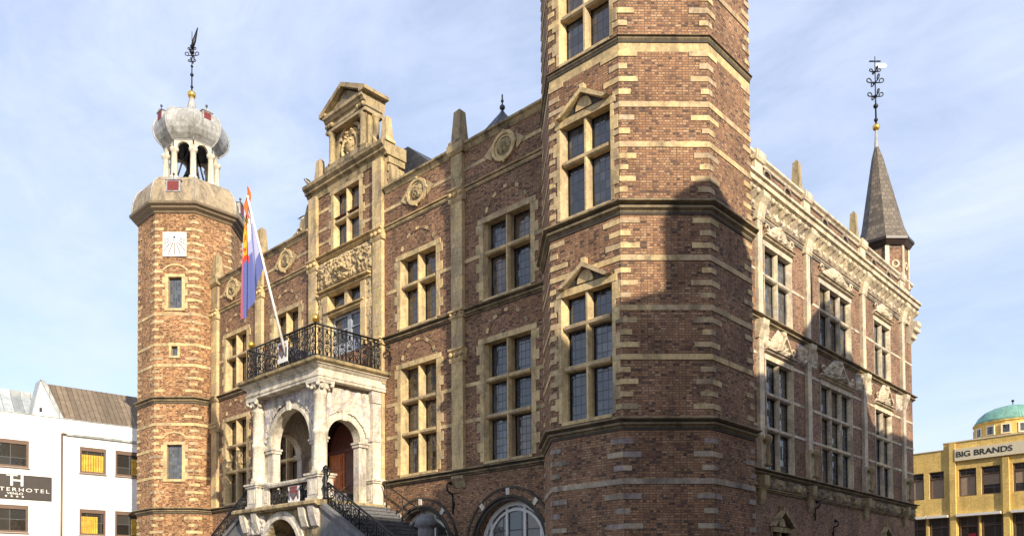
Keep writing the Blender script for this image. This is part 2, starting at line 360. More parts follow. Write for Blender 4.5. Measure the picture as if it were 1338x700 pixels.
def letters(body, fr, u0, u1, z0, h, d, name, mat, parent, ext=.01, off=.012, sp=1.):
    cu = bpy.data.curves.new(name, 'FONT'); cu.body = body; cu.size = 1; cu.extrude = ext; cu.offset = off; cu.space_character = sp
    ob = bpy.data.objects.new(name, cu); COL.objects.link(ob)
    bpy.context.view_layer.update()
    me = bpy.data.meshes.new_from_object(ob.evaluated_get(bpy.context.evaluated_depsgraph_get()))
    xs = [v.co.x for v in me.vertices]; ys = [v.co.y for v in me.vertices]; x0, x1, y0, y1 = min(xs), max(xs), min(ys), max(ys)
    mb = MB(); k = (u1 - u0) / (x1 - x0)
    mb.v = [fr(u0 + (v.co.x - x0) * k, d + v.co.z, z0 + (v.co.y - y0) / (y1 - y0) * h) for v in me.vertices]
    mb.f = [list(p.vertices) for p in me.polygons]; n = len(mb.f); mb.mi = [0] * n; mb.t = [1.] * n; mb.sm = [False] * n
    bpy.data.objects.remove(ob); bpy.data.curves.remove(cu); bpy.data.meshes.remove(me)
    return mesh_obj(name, mb, mat, parent)

FRONT = Fr(0, 0, -PI / 2); SIDE = Fr(-.3, 0, 0)
# ------------------------------------------------------------------ ground
g = MB(); g.face([(-900, -900, 0), (900, -900, 0), (900, 900, 0), (-900, 900, 0)])
gm = brick_mat('paving_clinker', [(0, (.13, .10, .08)), (1, (.26, .20, .155))], (.14, .12, .10), .22, .1, .008)
tag(mesh_obj('ground', g, gm), kind='structure')

def grow(hs, e=.1): return [(h[0] - e, h[1] + e, h[2] - .05, h[3] + .08) for h in hs]
# ------------------------------------------------------------------ window builders
def blocks_col(mb, fr, u0, u1, d0, d1, z0, z1, bh=.42, mat=0):
    n = max(1, round((z1 - z0) / bh)); h = (z1 - z0) / n
    for i in range(n):
        mb.box(fr, u0, u1, d0, d1 + random.uniform(-.003, .003), z0 + i * h + .002, z0 + (i + 1) * h - .003, mat)
def window(fr, uc, w, z0, z1, lights, trans, parent, st, gl=None, jw=.3, rec=.36, teeth=True, mull=.16, wide=.46, arch=None, pediment=None, label=None, flat=False):
    gl = gl or M['glass']
    mb = MB(); a, b = uc - w / 2, uc + w / 2
    # jambs, head, sill
    for sgn, e in ((-1, a), (1, b)):
        u_in, u_out = e + sgn * .09, e + sgn * jw
        mb.idx([fr(e + sgn * .09, .012, z0), fr(e, -.16, z0), fr(e, -.42, z0), fr(e + sgn * .09, -.42, z0), fr(e + sgn * .09, .012, z1), fr(e, -.16, z1), fr(e, -.42, z1), fr(e + sgn * .09, -.42, z1)], [(0, 1, 5, 4), (1, 2, 6, 5), (2, 3, 7, 6), (3, 0, 4, 7), (0, 3, 2, 1), (4, 5, 6, 7)])
        n = max(2, round((z1 - z0) / .36)); h = (z1 - z0) / n
        for i in range(n):
            zz0, zz1 = z0 + i * h + .003, z0 + (i + 1) * h - .003
            ext = u_out + (sgn * (wide - jw) if teeth and i % 2 else 0)
            mb.box(fr, min(u_in, ext), max(u_in, ext), -.42, .022 + random.uniform(-.004, .004), zz0, zz1)
    mb.box(fr, a - jw - .06, b + jw + .06, -.42, .034, z1, z1 + .2)
    mb.box(fr, a - jw * .4, b + jw * .4, -.42, .05, z0 - .1, z0 - .001)
    # chamfered mullions and transoms
    lw = (w - mull * (lights - 1)) / lights
    for i in range(1, lights):
        m0 = a + i * lw + (i - 1) * mull; m1 = m0 + mull
        zz = [z0] + list(trans) + [z1]
        n = max(2, round((z1 - z0) / .7)); hh = (z1 - z0) / n
        for k in range(n):
            q0, q1 = z0 + k * hh, z0 + (k + 1) * hh - .004
            P = [(m0, -.44), (m0, -.14), (m0 + .05, -.012), (m1 - .05, -.012), (m1, -.14), (m1, -.44)]
            pts = [fr(u, d, q0) for u, d in P] + [fr(u, d, q1) for u, d in P]
            mb.idx(pts, [list(range(6))[::-1], list(range(6, 12))] + [[j, (j + 1) % 6, (j + 1) % 6 + 6, j + 6] for j in range(6)][::1])
    for t in trans:
        mb.sweep(fr, [(-.44, t - .085), (-.06, t - .085), (-.006, t - .04), (-.006, t + .05), (-.06, t + .085), (-.44, t + .085)], a, b)
    wo_ = mesh_obj('window', mb, st, parent)
    if label: wo_['label'] = label
    # casement irons + panes
    gm_ = MB(); fm = MB(); zz = [z0] + list(trans) + [z1]
    for i in range(lights):
        l0 = a + i * (lw + mull); l1 = l0 + lw
        for k in range(len(zz) - 1):
            q0 = zz[k] + (.085 if k else 0); q1 = zz[k + 1] - (.085 if k < len(zz) - 2 else 0)
            tl = random.uniform(-.006, .006); tl2 = random.uniform(-.006, .006)
            gm_.face([fr(l0, -rec + tl, q0), fr(l1, -rec - tl, q0), fr(l1, -rec - tl + tl2, q1), fr(l0, -rec + tl + tl2, q1)])
            if l1 - l0 > .45:
                f = .035
                fm.box(fr, l0, l0 + f, -rec - .03, -rec + .03, q0, q1); fm.box(fr, l1 - f, l1, -rec - .03, -rec + .03, q0, q1)
                fm.box(fr, l0 + f, l1 - f, -rec - .03, -rec + .029, q0, q0 + f); fm.box(fr, l0 + f, l1 - f, -rec - .03, -rec + .029, q1 - f, q1)
    gm_.mi = [random.choice(((0, 0, 1, 2) if gl is M['glass'] else (0, 0, 0))) for _ in gm_.mi]
    mesh_obj('pane', gm_, [gl, M['glass_warm'], M['glass_light']], wo_)
    if fm.v: mesh_obj('casement', fm, M['iron'], wo_)
    if arch:
        am = MB(); zc, r0, r1 = z1 + arch[0], arch[1], arch[2]; N = 15
        bl = [30, 60, 90, 120, 150]
        for i in range(N):
            t0, t1 = R(12 + 156 * i / N), R(12 + 156 * (i + 1) / N); mid = math.degrees((t0 + t1) / 2)
            stn = any(abs(mid - q) < 5.2 for q in bl)
            e = .005 if not stn else -.02
            P = [(uc + (r0 - (0 if not stn else 0)) * math.cos(t0 + .004), zc + r0 * math.sin(t0 + .004)), (uc + r1 * math.cos(t0 + .004), zc + r1 * math.sin(t0 + .004)),
                 (uc + r1 * math.cos(t1 - .004), zc + r1 * math.sin(t1 - .004)), (uc + r0 * math.cos(t1 - .004), zc + r0 * math.sin(t1 - .004))]
            am.prism(fr, P, -.02, .035 if stn else .02, 0 if stn else 1)
        mesh_obj('relieving_arch', am, [M['stone'] if st is not M['stone_side'] else st, M['brick']], wo_)
    if pediment:
        hw, rise = pediment; pm = MB(); zb = z1 + .205
        t = .11
        pm.prism(fr, [(uc - hw, zb), (uc - hw + t * 1.8, zb), (uc, zb + rise - t * 1.1), (uc, zb + rise + .02)], -.02, .2)
        pm.prism(fr, [(uc + hw, zb), (uc, zb + rise + .02), (uc, zb + rise - t * 1.1), (uc + hw - t * 1.8, zb)], -.02, .2)
        pm.prism(fr, [(uc - hw + t * 1.9, zb + .001), (uc + hw - t * 1.9, zb + .001), (uc, zb + rise - t * 1.2)], -.02, .015, 1)  # dark tympanum paints the shade of a deep recess
        pm.prism(fr, [(uc + .28 * math.cos(q), zb + .03 + .34 * math.sin(q)) for q in [PI * i / 10 for i in range(11)]], .015, .06)
        pm.box(fr, uc - .07, uc + .07, -.02, .15, zb + rise - .02, zb + rise + .14)
        mesh_obj('hood', pm, [st, M['dark_and_shade']], wo_)
    return wo_
def pilaster(fr, uc, w, z0, z1, parent, st, d=.16, caps=(), base=True, plinth=True):
    mb = MB(); blocks_col(mb, fr, uc - w / 2, uc + w / 2, -.05, d, z0, z1, .55)
    for zc, hh in caps:
        mb.sweep(fr, [(-.05, zc - hh), (d + .02, zc - hh), (d + .07, zc - hh * .8), (d + .03, zc - hh * .62), (d + .03, zc - hh * .3), (d + .13, zc - .06), (d + .13, zc), (-.05, zc)], uc - w / 2 - .08, uc + w / 2 + .08)
        for sg in (-1, 1): mb.ball(fr(uc + sg * w * .45, d + .06, zc - hh * .45), hh * .2, 0, 8)
        mb.ball(fr(uc, d + .06, zc - hh * .5), hh * .22, 0, 8)
    return mesh_obj('pilaster', mb, st, parent)
def obelisk(fr, uc, d, z0, h, w, parent, st):
    mb = MB(); c = fr(uc, d, 0); k = w / 2 * 1.414
    q = math.atan2(fr.n.y, fr.n.x) + PI / 4
    mb.lathe(c.x, c.y, [(k * 1.15, z0), (k * 1.15, z0 + .1), (k * .9, z0 + .16), (k * .85, z0 + .2), (k * .58, z0 + h * .9), (k * .08, z0 + h)], 4, q, 0, False, random.uniform(.8, 1))
    return mesh_obj('obelisk', mb, st, parent)
def string_prof(z, h=.24, d=.16):
    return [(-.1, z - h), (.02, z - h), (.03, z - h * .9), (d * .62, z - h * .74), (d * .66, z - h * .56), (d * .3, z - h * .5), (d * .34, z - h * .32), (d * 1.1, z - h * .22), (d * 1.1, z - .02), (d * .9, z), (-.1, z)]
def string_course(fr, z, u0, u1, parent, st, h=.24, d=.16, name='string_course'):
    mb = MB(); n = max(1, round((u1 - u0) / 1.6)); s = (u1 - u0) / n
    for i in range(n):
        mb.sweep(fr, string_prof(z, h, d), u0 + i * s + .002, u0 + (i + 1) * s - .002)
    mb.box(fr, u0 + .001, u1 - .001, 0, d * .34 + .012, z - h * .5 + .004, z - h * .3 - .004, 1); mb.box(fr, u0 + .001, u1 - .001, 0, .026, z - h - .025, z - h - .003, 1)  # dark groove and strip: shade of the ledge put into colour
    return mesh_obj(name, mb, [st, M['dark_and_shade']], parent)
def band(mb, fr, z, u0, u1, skip, h=.14, d=.02, mat=0):
    """flush stone band broken at openings"""
    seg = [(u0, u1)]
    for a, b in skip:
        seg = [x for s_ in seg for x in ((s_[0], min(s_[1], a)), (max(s_[0], b), s_[1])) if x[1] - x[0] > .05]
    for a, b in seg:
        n = max(1, round((b - a) / .8)); s_ = (b - a) / n
        for i in range(n): mb.box(fr, a + i * s_ + .002, a + (i + 1) * s_ - .002, -.02, d + random.uniform(-.004, .004), z - h / 2, z + h / 2, mat, random.uniform(.8, 1.15))

# ------------------------------------------------------------------ TOWN HALL
hall = empty('town_hall', (-15, 10, 0))
tag(hall, 'brick and sandstone renaissance town hall with corner towers, stepped gable and arched porch', 'town hall')
ST, STD, STS, STW = M['stone'], M['stone_dirty'], M['stone_side'], M['stone_white']
fx0, fx1 = -27.35, -2.5
ZB, ZM, ZC, ZP = 6.3, 12.28, 16.95, 18.6
bays = [(-5.7, 2.12), (-10.5, 1.98), (-20.1, 1.98), (-24.85, 1.98)]
up_h = [(c - w / 2, c + w / 2, 12.42, 15.25) for c, w in bays]; lo_h = [(c - w / 2, c + w / 2, 6.45, 10.78) for c, w in bays]
garch = [(c_, 1.66, 3.27) for c_ in (-5.65, -10.35, -20.2, -24.9)]
mb = MB()
mb.wall(FRONT, fx0, fx1, 0, 6.2, [(c - r, c + r, 1.0, zc, 'arch') for c, r, zc in garch], reveal=.5)
mb.wall(FRONT, fx0, fx1, 6.2, 12.2, grow(lo_h) + [(-16.75, -14.15, 6.2, 8.0, 'arch')])
mb.wall(FRONT, fx0, fx1, 12.2, ZP - .1, grow(up_h) + [(-16.6, -14.0, 12.25, 15.1), (-16.2, -14.3, 16.95, 18.5)])
# gable storey (0.9 m thick)
mb.wall(FRONT, -17.95, -12.65, ZP - .1, 20.05, [(-16.2, -14.3, 18.5, 19.7)])
mb.face([FRONT(-12.65, 0, 18.4), FRONT(-12.65, -1, 18.4), FRONT(-12.65, -1, 20.05), FRONT(-12.65, 0, 20.05)])
mb.face([FRONT(-17.95, 0, 18.4), FRONT(-17.95, -1, 18.4), FRONT(-17.95, -1, 20.05), FRONT(-17.95, 0, 20.05)])
mb.face([FRONT(-17.95, -1, 17.4), FRONT(-12.65, -1, 17.4), FRONT(-12.65, -1, 20.05), FRONT(-17.95, -1, 20.05)])
fwall = mb
# back of parapet
bk = MB(); bk.box(FRONT, fx0, fx1, -.45, -.42, 16.9, ZP - .05); mesh_obj('parapet_back', bk, M['brick'], hall)
# flush stone bands (in the wall's own mesh)
mb = fwall; gapg = (-18.1, -12.5)
skl = [(c - w / 2 - .26, c + w / 2 + .26) for c, w in bays] + [gapg]
for z in (9.4, 8.05): band(mb, FRONT, z, fx0, fx1, skl, mat=1)
for z in (14.1,): band(mb, FRONT, z, fx0, fx1, skl, mat=1)
for z in (17.62,): band(mb, FRONT, z, fx0, fx1, [(c - .62, c + .62) for c, w in bays] + [(-16.4, -14.2)], .13, mat=1)
band(mb, FRONT, 19.1, -17.9, -12.7, [(-16.5, -14.0)], .13, mat=1)
band(mb, FRONT, 18.25, -17.9, -12.7, [(-16.5, -14.0)], .13, mat=1)
mesh_obj('front_wall', mb, [M['brick'], ST], hall)
string_course(FRONT, ZB, -27.3, -18.3, hall, M['stone_string'], .24, .2); string_course(FRONT, ZB, -12.5, fx1, hall, M['stone_string'], .24, .2)
string_course(FRONT, ZM, -27.3, -17.1, hall, M['stone_string'], .26, .2); string_course(FRONT, ZM, -13.5, fx1, hall, M['stone_string'], .26, .2)
string_course(FRONT, ZC, -27.3, fx1, hall, ST, .2, .1)
for a, b in ((-27.3, -18.1), (-12.5, fx1)):
    mb = MB(); mb.sweep(FRONT, [(-.5, ZP - .28), (.02, ZP - .28), (.06, ZP - .2), (.1, ZP - .12), (.17, ZP - .08), (.17, ZP), (.1, ZP + .04), (-.5, ZP + .04)], a, b)
    mesh_obj('parapet_coping', mb, STD, hall)
# windows of the front
for (c, w) in bays:
    gk = M['glass'] if c > -7 else M['glass_warm']
    window(FRONT, c, w, 6.45, 10.78, 2, (8.08, 9.42), hall, ST, gk, arch=(-.05, 1.0, 1.12))
    window(FRONT, c, w, 12.42, 15.25, 2, (14.12,), hall, ST, gk, arch=(-.05, 1.0, 1.12))
window(FRONT, -15.25, 1.7, 17.0, 19.6, 2, (18.3,), hall, ST, rec=.28, label='narrow window high in the gable')
# pilasters
for c in (-8.12, -12.92, -17.68, -22.42, -26.95):
    pilaster(FRONT, c, .6, 6.3, 16.95 if abs(c + 15.3) > 3 else 19.9, hall, ST, caps=((10.85, .5), (12.3, .3), (16.95, .5)))
for c in (-8.12, -22.42, -26.95):
    mb = MB(); blocks_col(mb, FRONT, c - .3, c + .3, -.3, .14, 16.96, ZP - .3)
    mb.sweep(FRONT, [(-.4, ZP - .32), (.18, ZP - .32), (.26, ZP - .2), (.26, ZP + .06), (-.4, ZP + .06)], c - .42, c + .42)
    mesh_obj('parapet_pier', mb, STD, hall)
    obelisk(FRONT, c, -.05, ZP + .06, 1.45, .55, hall, STD)
# corbel pendants under the pilasters at the base string
for c in (-8.12,):
    mb = MB(); mb.sweep(FRONT, [(-.02, 6.05), (.2, 6.05), (.2, 5.95), (.12, 5.85), (.02, 5.62), (-.02, 5.62)], c - .3, c + .3); mesh_obj('corbel', mb, STD, hall)
# medallions in the parapet
for c in (-5.75, -10.5, -20.1, -25.2):
    mb = MB(); N = 28
    for r0, r1, dd in ((.46, .58, .10), (.36, .46, .05)):
        for i in range(N):
            t0, t1 = 2 * PI * i / N, 2 * PI * (i + 1) / N
            mb.prism(FRONT, [(c + r0 * math.cos(t0), 17.72 + r0 * .92 * math.sin(t0)), (c + r1 * math.cos(t0), 17.72 + r1 * .92 * math.sin(t0)), (c + r1 * math.cos(t1), 17.72 + r1 * .92 * math.sin(t1)), (c + r0 * math.cos(t1), 17.72 + r0 * .92 * math.sin(t1))], -.02, dd, 0, 1.)
    mb.prism(FRONT, [(c - 1.0, 17.66), (c - .6, 17.98), (c - .6, 17.4)], -.02, .05); mb.prism(FRONT, [(c + 1.0, 17.66), (c + .6, 17.4), (c + .6, 17.98)], -.02, .05)
    for t in (0, 90, 180, 270): mb.ball(FRONT(c + .58 * math.cos(R(t)), .06, 17.72 + .54 * math.sin(R(t))), .07, 0, 8)
    o = mesh_obj('medallion', mb, ST, hall)
    mb = MB(); mb.relief(FRONT, c - .37, c + .37, 17.38, 18.06, .22, int(-c * 10), 0, .035, lambda a, b: 1 - a * a - b * b, scale=.2); mesh_obj('portrait_head', mb, STD, o)
# ground floor arches
for c, r, zc in garch:
    mb = MB(); N = 26
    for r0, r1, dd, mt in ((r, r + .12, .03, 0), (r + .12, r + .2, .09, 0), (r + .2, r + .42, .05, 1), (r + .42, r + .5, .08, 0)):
        for i in range(N):
            t0, t1 = PI * i / N, PI * (i + 1) / N - .003
            mb.prism(FRONT, [(c + r0 * math.cos(t0), zc + r0 * math.sin(t0)), (c + r1 * math.cos(t0), zc + r1 * math.sin(t0)), (c + r1 * math.cos(t1), zc + r1 * math.sin(t1)), (c + r0 * math.cos(t1), zc + r0 * math.sin(t1))], -.05, dd, mt)
    for t in (50, 90, 130):
        mb.prism(FRONT, [(c + q_ * math.cos(R(t + e_)), zc + q_ * math.sin(R(t + e_))) for q_, e_ in ((r + .2, -2.4), (r + .44, -2.4), (r + .44, 2.4), (r + .2, 2.4))], -.05, .09, 2)
    sg = mesh_obj('arch_moulding', mb, [M['dark_and_shade'], M['brick'], STW, STD], hall)
    # white timber arched window
    mb = MB()
    def arcbar(mb, r0, r1, d0, d1, N=22):
        for i in range(N):
            t0, t1 = PI * i / N, PI * (i + 1) / N
            mb.prism(FRONT, [(c + r0 * math.cos(t0), zc + r0 * math.sin(t0)), (c + r1 * math.cos(t0), zc + r1 * math.sin(t0)), (c + r1 * math.cos(t1), zc + r1 * math.sin(t1)), (c + r0 * math.cos(t1), zc + r0 * math.sin(t1))], d0, d1, 0, 1.)
    arcbar(mb, r - .16, r, -.45, -.3); arcbar(mb, r - .34, r - .24, -.44, -.34)
    for k in (-.72, -.26, .26, .72):
        hh = math.sqrt(max(0, (r - .1) ** 2 - (k * (r - .1)) ** 2)); mb.box(FRONT, c + k * r - .05, c + k * r + .05, -.44, -.33, 1, zc + hh, 0, 1.)
    mb.box(FRONT, c - r + .01, c + r - .01, -.44, -.32, zc - .06, zc + .06, 0, 1.)
    w_ = mesh_obj('arched_window', mb, M['white'], hall)
    mb = MB(); P = [(c + (r - .02) * math.cos(PI * i / 20), zc + (r - .02) * math.sin(PI * i / 20)) for i in range(21)] + [(c - r, 1.0), (c + r, 1.0)]
    mb.face([FRONT(u, -.4, z) for u, z in P]); mesh_obj('pane', mb, M['glass_plain'], w_)
# wall hook (iron) between the pilaster and arches
def wall_hook(fr, u, z, parent, s=1.):
    mb = MB(); pts = [fr(u, .06 + .30 * s * math.sin(q), z + .3 * s * (1 - math.cos(q)) * .8) for q in [i * PI / 8 for i in range(8)]]
    mb.tube([fr(u, .05, z - .75 * s), fr(u, .06, z)] + pts, .03)
    mb.ball(pts[-1] + Vector((0, 0, -.05)), .07); mb.box(fr, u - .05, u + .05, 0, .07, z - .5 * s, z - .3 * s)
    return mesh_obj('iron_bracket', mb, M['iron'], parent)
wall_hook(FRONT, -8.5, 5.4, hall)
wall_hook(FRONT, -12.2, 11.6, hall, .6)

# --- central gable bay
mb = MB(); gu0, gu1 = -17.98, -12.62
mb.sweep(FRONT, [(-1.0, 20.0), (.06, 20.0), (.1, 20.1), (.22, 20.16), (.22, 20.26), (.34, 20.36), (.36, 20.5), (-1.0, 20.52)], gu0 - .22, gu1 + .26)
mb.box(FRONT, gu0 - .05, gu1 + .1, -.95, .235, 20.27, 20.33, 1)  # painted shade line below the top fillet
mb.sweep(FRONT, [(-.9, 19.8), (.04, 19.8), (.09, 20.0), (-.9, 20.0)], gu0 - .02, gu1 + .02)
gc = mesh_obj('gable_cornice', mb, [STD, M['dark_and_shade']], hall)
mb = MB()   # stone return with corbelled brackets
for k in range(3):
    mb.box(FRONT, gu1 + .02, gu1 + .2 - k * .03, -.98, -.08, 19.72 - k * .36, 19.98 - k * .36)
mb.box(FRONT, -12.65, -12.56, -.98, -.02, 18.4, 19.9)
mesh_obj('gable_return', mb, STD, hall)
for sg, e in ((1, -12.5), (-1, -18.1)):   # scrolls either side
    mb = MB()
    pr = [(0, 0), (1.35, 0), (1.45, .18), (1.2, .32), (.85, .34), (.6, .5), (.5, .85), (.42, 1.1), (.2, 1.3), (0, 1.32)]
    if sg < 0: pr = [(0, 0), (1.75, 0), (1.85, .14), (1.55, .3), (1.2, .36), (1.05, .5), (1.0, .74), (.82, .82), (.68, .8), (.55, 1.05), (.42, 1.35), (.2, 1.5), (0, 1.52)]
    mb.prism(FRONT, [(e + sg * x * (1.0 if sg < 0 else .42), 18.62 + z * (.95 if sg < 0 else .8)) for x, z in pr], -.55, -.12, 0, .9)
    if sg < 0: mb.tube([FRONT(e + sg * (1.05 - .22 * math.cos(q) * (1 - q / 9)), -.1, 18.85 + .2 * math.sin(q) * (1 - q / 9)) for q in [i * .5 for i in range(13)]], .045)
    mesh_obj('gable_scroll', mb, STD, hall)
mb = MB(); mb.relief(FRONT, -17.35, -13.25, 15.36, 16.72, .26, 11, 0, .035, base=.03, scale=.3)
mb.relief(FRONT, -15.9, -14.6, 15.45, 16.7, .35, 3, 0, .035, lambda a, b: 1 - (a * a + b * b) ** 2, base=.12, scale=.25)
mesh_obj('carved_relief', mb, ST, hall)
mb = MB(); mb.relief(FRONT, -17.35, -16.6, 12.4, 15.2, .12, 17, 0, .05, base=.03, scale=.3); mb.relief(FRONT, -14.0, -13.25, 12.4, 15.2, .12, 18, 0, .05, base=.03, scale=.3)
blocks_col(mb, FRONT, -16.85, -16.5, -.3, .14, 12.3, 15.05); blocks_col(mb, FRONT, -14.1, -13.75, -.3, .14, 12.3, 15.05)
mb.sweep(FRONT, string_prof(15.32, .28, .28), -17.2, -13.4); mb.sweep(FRONT, string_prof(14.3, .24, .2), -16.75, -13.85)
mb.sweep(FRONT, string_prof(16.98, .22, .24), -17.4, -13.2)
mb.box(FRONT, -15.42, -15.2, -.3, .0, 14.3, 15.05)
mesh_obj('balcony_door_surround', mb, ST, hall)
mb = MB()
for a, b, z0, z1 in ((-16.5, -15.42, 14.3, 15.05), (-15.2, -14.1, 14.3, 15.05)): mb.face([FRONT(a, -.26, z0), FRONT(b, -.26, z0), FRONT(b, -.26, z1), FRONT(a, -.26, z1)])
mesh_obj('pane', mb, M['glass'], hall)
mb = MB()
for a in (-16.5, -15.28):
    b = a + 1.2
    mb.box(FRONT, a, a + .12, -.28, -.18, 12.3, 14.08, 0, 1.); mb.box(FRONT, b - .12, b, -.28, -.18, 12.3, 14.08, 0, 1.)
    mb.box(FRONT, a + .12, b - .12, -.28, -.181, 13.96, 14.08, 0, 1.); mb.box(FRONT, a + .12, b - .12, -.28, -.181, 12.3, 12.8, 0, 1.)
    mb.box(FRONT, a + .12, b - .12, -.27, -.19, 13.38, 13.44, 0, 1.)
dr = mesh_obj('balcony_door', mb, plain_mat('pale_grey_paint', (.33, .35, .38), .4), hall)
mb = MB(); mb.face([FRONT(-16.5, -.25, 12.3), FRONT(-14.1, -.25, 12.3), FRONT(-14.1, -.25, 14.1), FRONT(-16.5, -.25, 14.1)]); mesh_obj('pane', mb, M['glass'], dr)
# aedicule and pediment
aed = MB(); ac = -14.9; z0 = 20.52
blocks_col(aed, FRONT, ac - 1.3, ac - .78, -.55, .06, z0 + .25, 22.2); blocks_col(aed, FRONT, ac + .78, ac + 1.3, -.55, .06, z0 + .25, 22.2)
for u in (ac - 1.12, ac + 1.12):   # side columns
    c = FRONT(u, .2, 0); aed.lathe(c.x, c.y, [(.2, z0 + .2), (.2, z0 + .3), (.15, z0 + .36), (.135, 22.0), (.18, 22.1), (.22, 22.2)], 12, 0, 0, True, .95)
c = FRONT(ac + 1.36, -.3, 0); aed.lathe(c.x, c.y, [(.2, z0 + .2), (.2, z0 + .3), (.15, z0 + .36), (.135, 22.0), (.18, 22.1), (.22, 22.2)], 12, 0, 0, True, .95)
aed.box(FRONT, ac - 1.5, ac + 1.5, -.7, .36, z0, z0 + .24)
aed.box(FRONT, ac - .8, ac + .8, -.6, -.4, z0 + .2, 22.3, 1)
aed.sweep(FRONT, [(-.7, 22.2), (.36, 22.2), (.36, 22.32), (.3, 22.34), (.3, 22.62), (.4, 22.66), (.44, 22.76), (.52, 22.8), (.52, 22.95), (-.78, 22.95)], ac - 1.42, ac + 1.42)
aed.box(FRONT, ac - 1.44, ac + 1.44, -.6, .305, 22.36, 22.42, 1)
for sg in (-1, 1):
    for q in range(3): aed.ball(FRONT(ac + sg * (.95 + q * .18), .34, 22.5), .11, 0, 8)
# raking cornices
for sg in (-1, 1):
    aed.prism(FRONT, [(ac + sg * 1.66, 22.95), (ac + sg * 1.66, 23.1), (ac, 23.92), (ac, 23.74), (ac + sg * 1.25, 23.08), (ac + sg * 1.25, 22.95)], -.8, .56)
aed.prism(FRONT, [(ac - 1.3, 22.95), (ac + 1.3, 22.95), (ac, 23.68)], -.75, .3)
aed.prism(FRONT, [(ac - .7, 23.03), (ac + .7, 23.03), (ac, 23.42)], .3, .36, 0, .6)
gb = mesh_obj('gable_top', aed, [STD, M['dark_and_shade']], hall)
mb = MB(); N = 14   # niche arch
for i in range(N):
    t0, t1 = PI * i / N, PI * (i + 1) / N
    mb.prism(FRONT, [(ac + .62 * math.cos(t0), 21.75 + .45 * math.sin(t0)), (ac + .78 * math.cos(t0), 21.75 + .58 * math.sin(t0)), (ac + .78 * math.cos(t1), 21.75 + .58 * math.sin(t1)), (ac + .62 * math.cos(t1), 21.75 + .45 * math.sin(t1))], -.45, .08, 0, .9)
mesh_obj('niche_arch', mb, ST, gb)
mb = MB()
mb.lathe(ac, .12, [(.05, 20.75), (.24, 20.8), (.26, 20.95), (.16, 21.05), (.3, 21.15), (.34, 21.4), (.3, 21.6), (.14, 21.7), (.17, 21.9), (.12, 22.08), (.03, 22.12)], 16, 0, 0, True, 1.)
mb.relief(FRONT, ac - .66, ac + .66, 20.78, 22.15, .6, 21, 0, .03, lambda a, b: 1 - a * a - b * b * .9, base=-.2, scale=.24)
for sg in (-1, 1): mb.tube([FRONT(ac + sg * (.42 + .14 * math.sin(q)), .05, 20.9 + q * .22) for q in [i * .5 for i in range(11)]], [.11 - .005 * i for i in range(11)])
mesh_obj('carved_shield', mb, ST, gb)
obelisk(FRONT, -17.4, -.1, z0, 1.2, .46, hall, ST); obelisk(FRONT, -12.56, -.1, z0, 1.2, .46, hall, ST)
for sg in (-1, 1):
    mb = MB(); e = ac + sg * 1.5
    mb.prism(FRONT, [(e, z0 + .02), (e + sg * .4, z0 + .02), (e + sg * .38, z0 + .2), (e + sg * .2, z0 + .3), (e - sg * .1, z0 + .75), (e - sg * .1, z0 + .3)], -.5, -.1, 0, .9); mesh_obj('scroll', mb, ST, gb)

# --- roofs behind
mb = MB()
mb.face([(-27, .5, 17.2), (-2.5, .5, 17.2), (-6, 9, 22.0), (-22, 9, 22.0)]); mb.face([(-.8, 3, 17.2), (-.8, 26.5, 17.2), (-8, 22, 22), (-6, 9, 22)])
mb.face([(-2.5, .5, 17.2), (-.8, 3, 17.2), (-6, 9, 22)])
mb.face([(-22, 9, 22), (-6, 9, 22), (-8, 22, 22), (-20, 22, 22)]); mb.face([(-27, .5, 17.2), (-22, 9, 22), (-20, 22, 22), (-27, 26.5, 17.2)]); mb.face([(-27, 26.5, 17.2), (-20, 22, 22), (-8, 22, 22), (-.8, 26.5, 17.2)])
mb.prism(FRONT, [(-17.8, 17.4), (-12.2, 17.4), (-12.6, 18.9), (-15.3, 21.0), (-17.8, 18.9)], -9, -1.0)
mb.prism(FRONT, [(-14.5, 17.4), (-10.3, 17.4), (-10.6, 19.2), (-12.6, 20.9), (-14.5, 20.9)], -6, -1.3, 0, 1.)
mesh_obj('slate_roof', mb, M['slate'], hall)
mb = MB(); mb.lathe(-7.05, 1.3, [(.95, 17.6), (.95, 18.85), (1.0, 18.9), (.12, 20.0), (.06, 20.1)], 8, PI / 8); dm = mesh_obj('dormer_roof', mb, M['slate'], hall)
mb = MB(); mb.tube([(-7.05, 1.3, 19.95), (-7.05, 1.3, 20.75)], .03); mb.ball((-7.05, 1.3, 20.25), .11); mb.ball((-7.05, 1.3, 20.5), .06); mesh_obj('finial', mb, M['iron_grey'], dm)

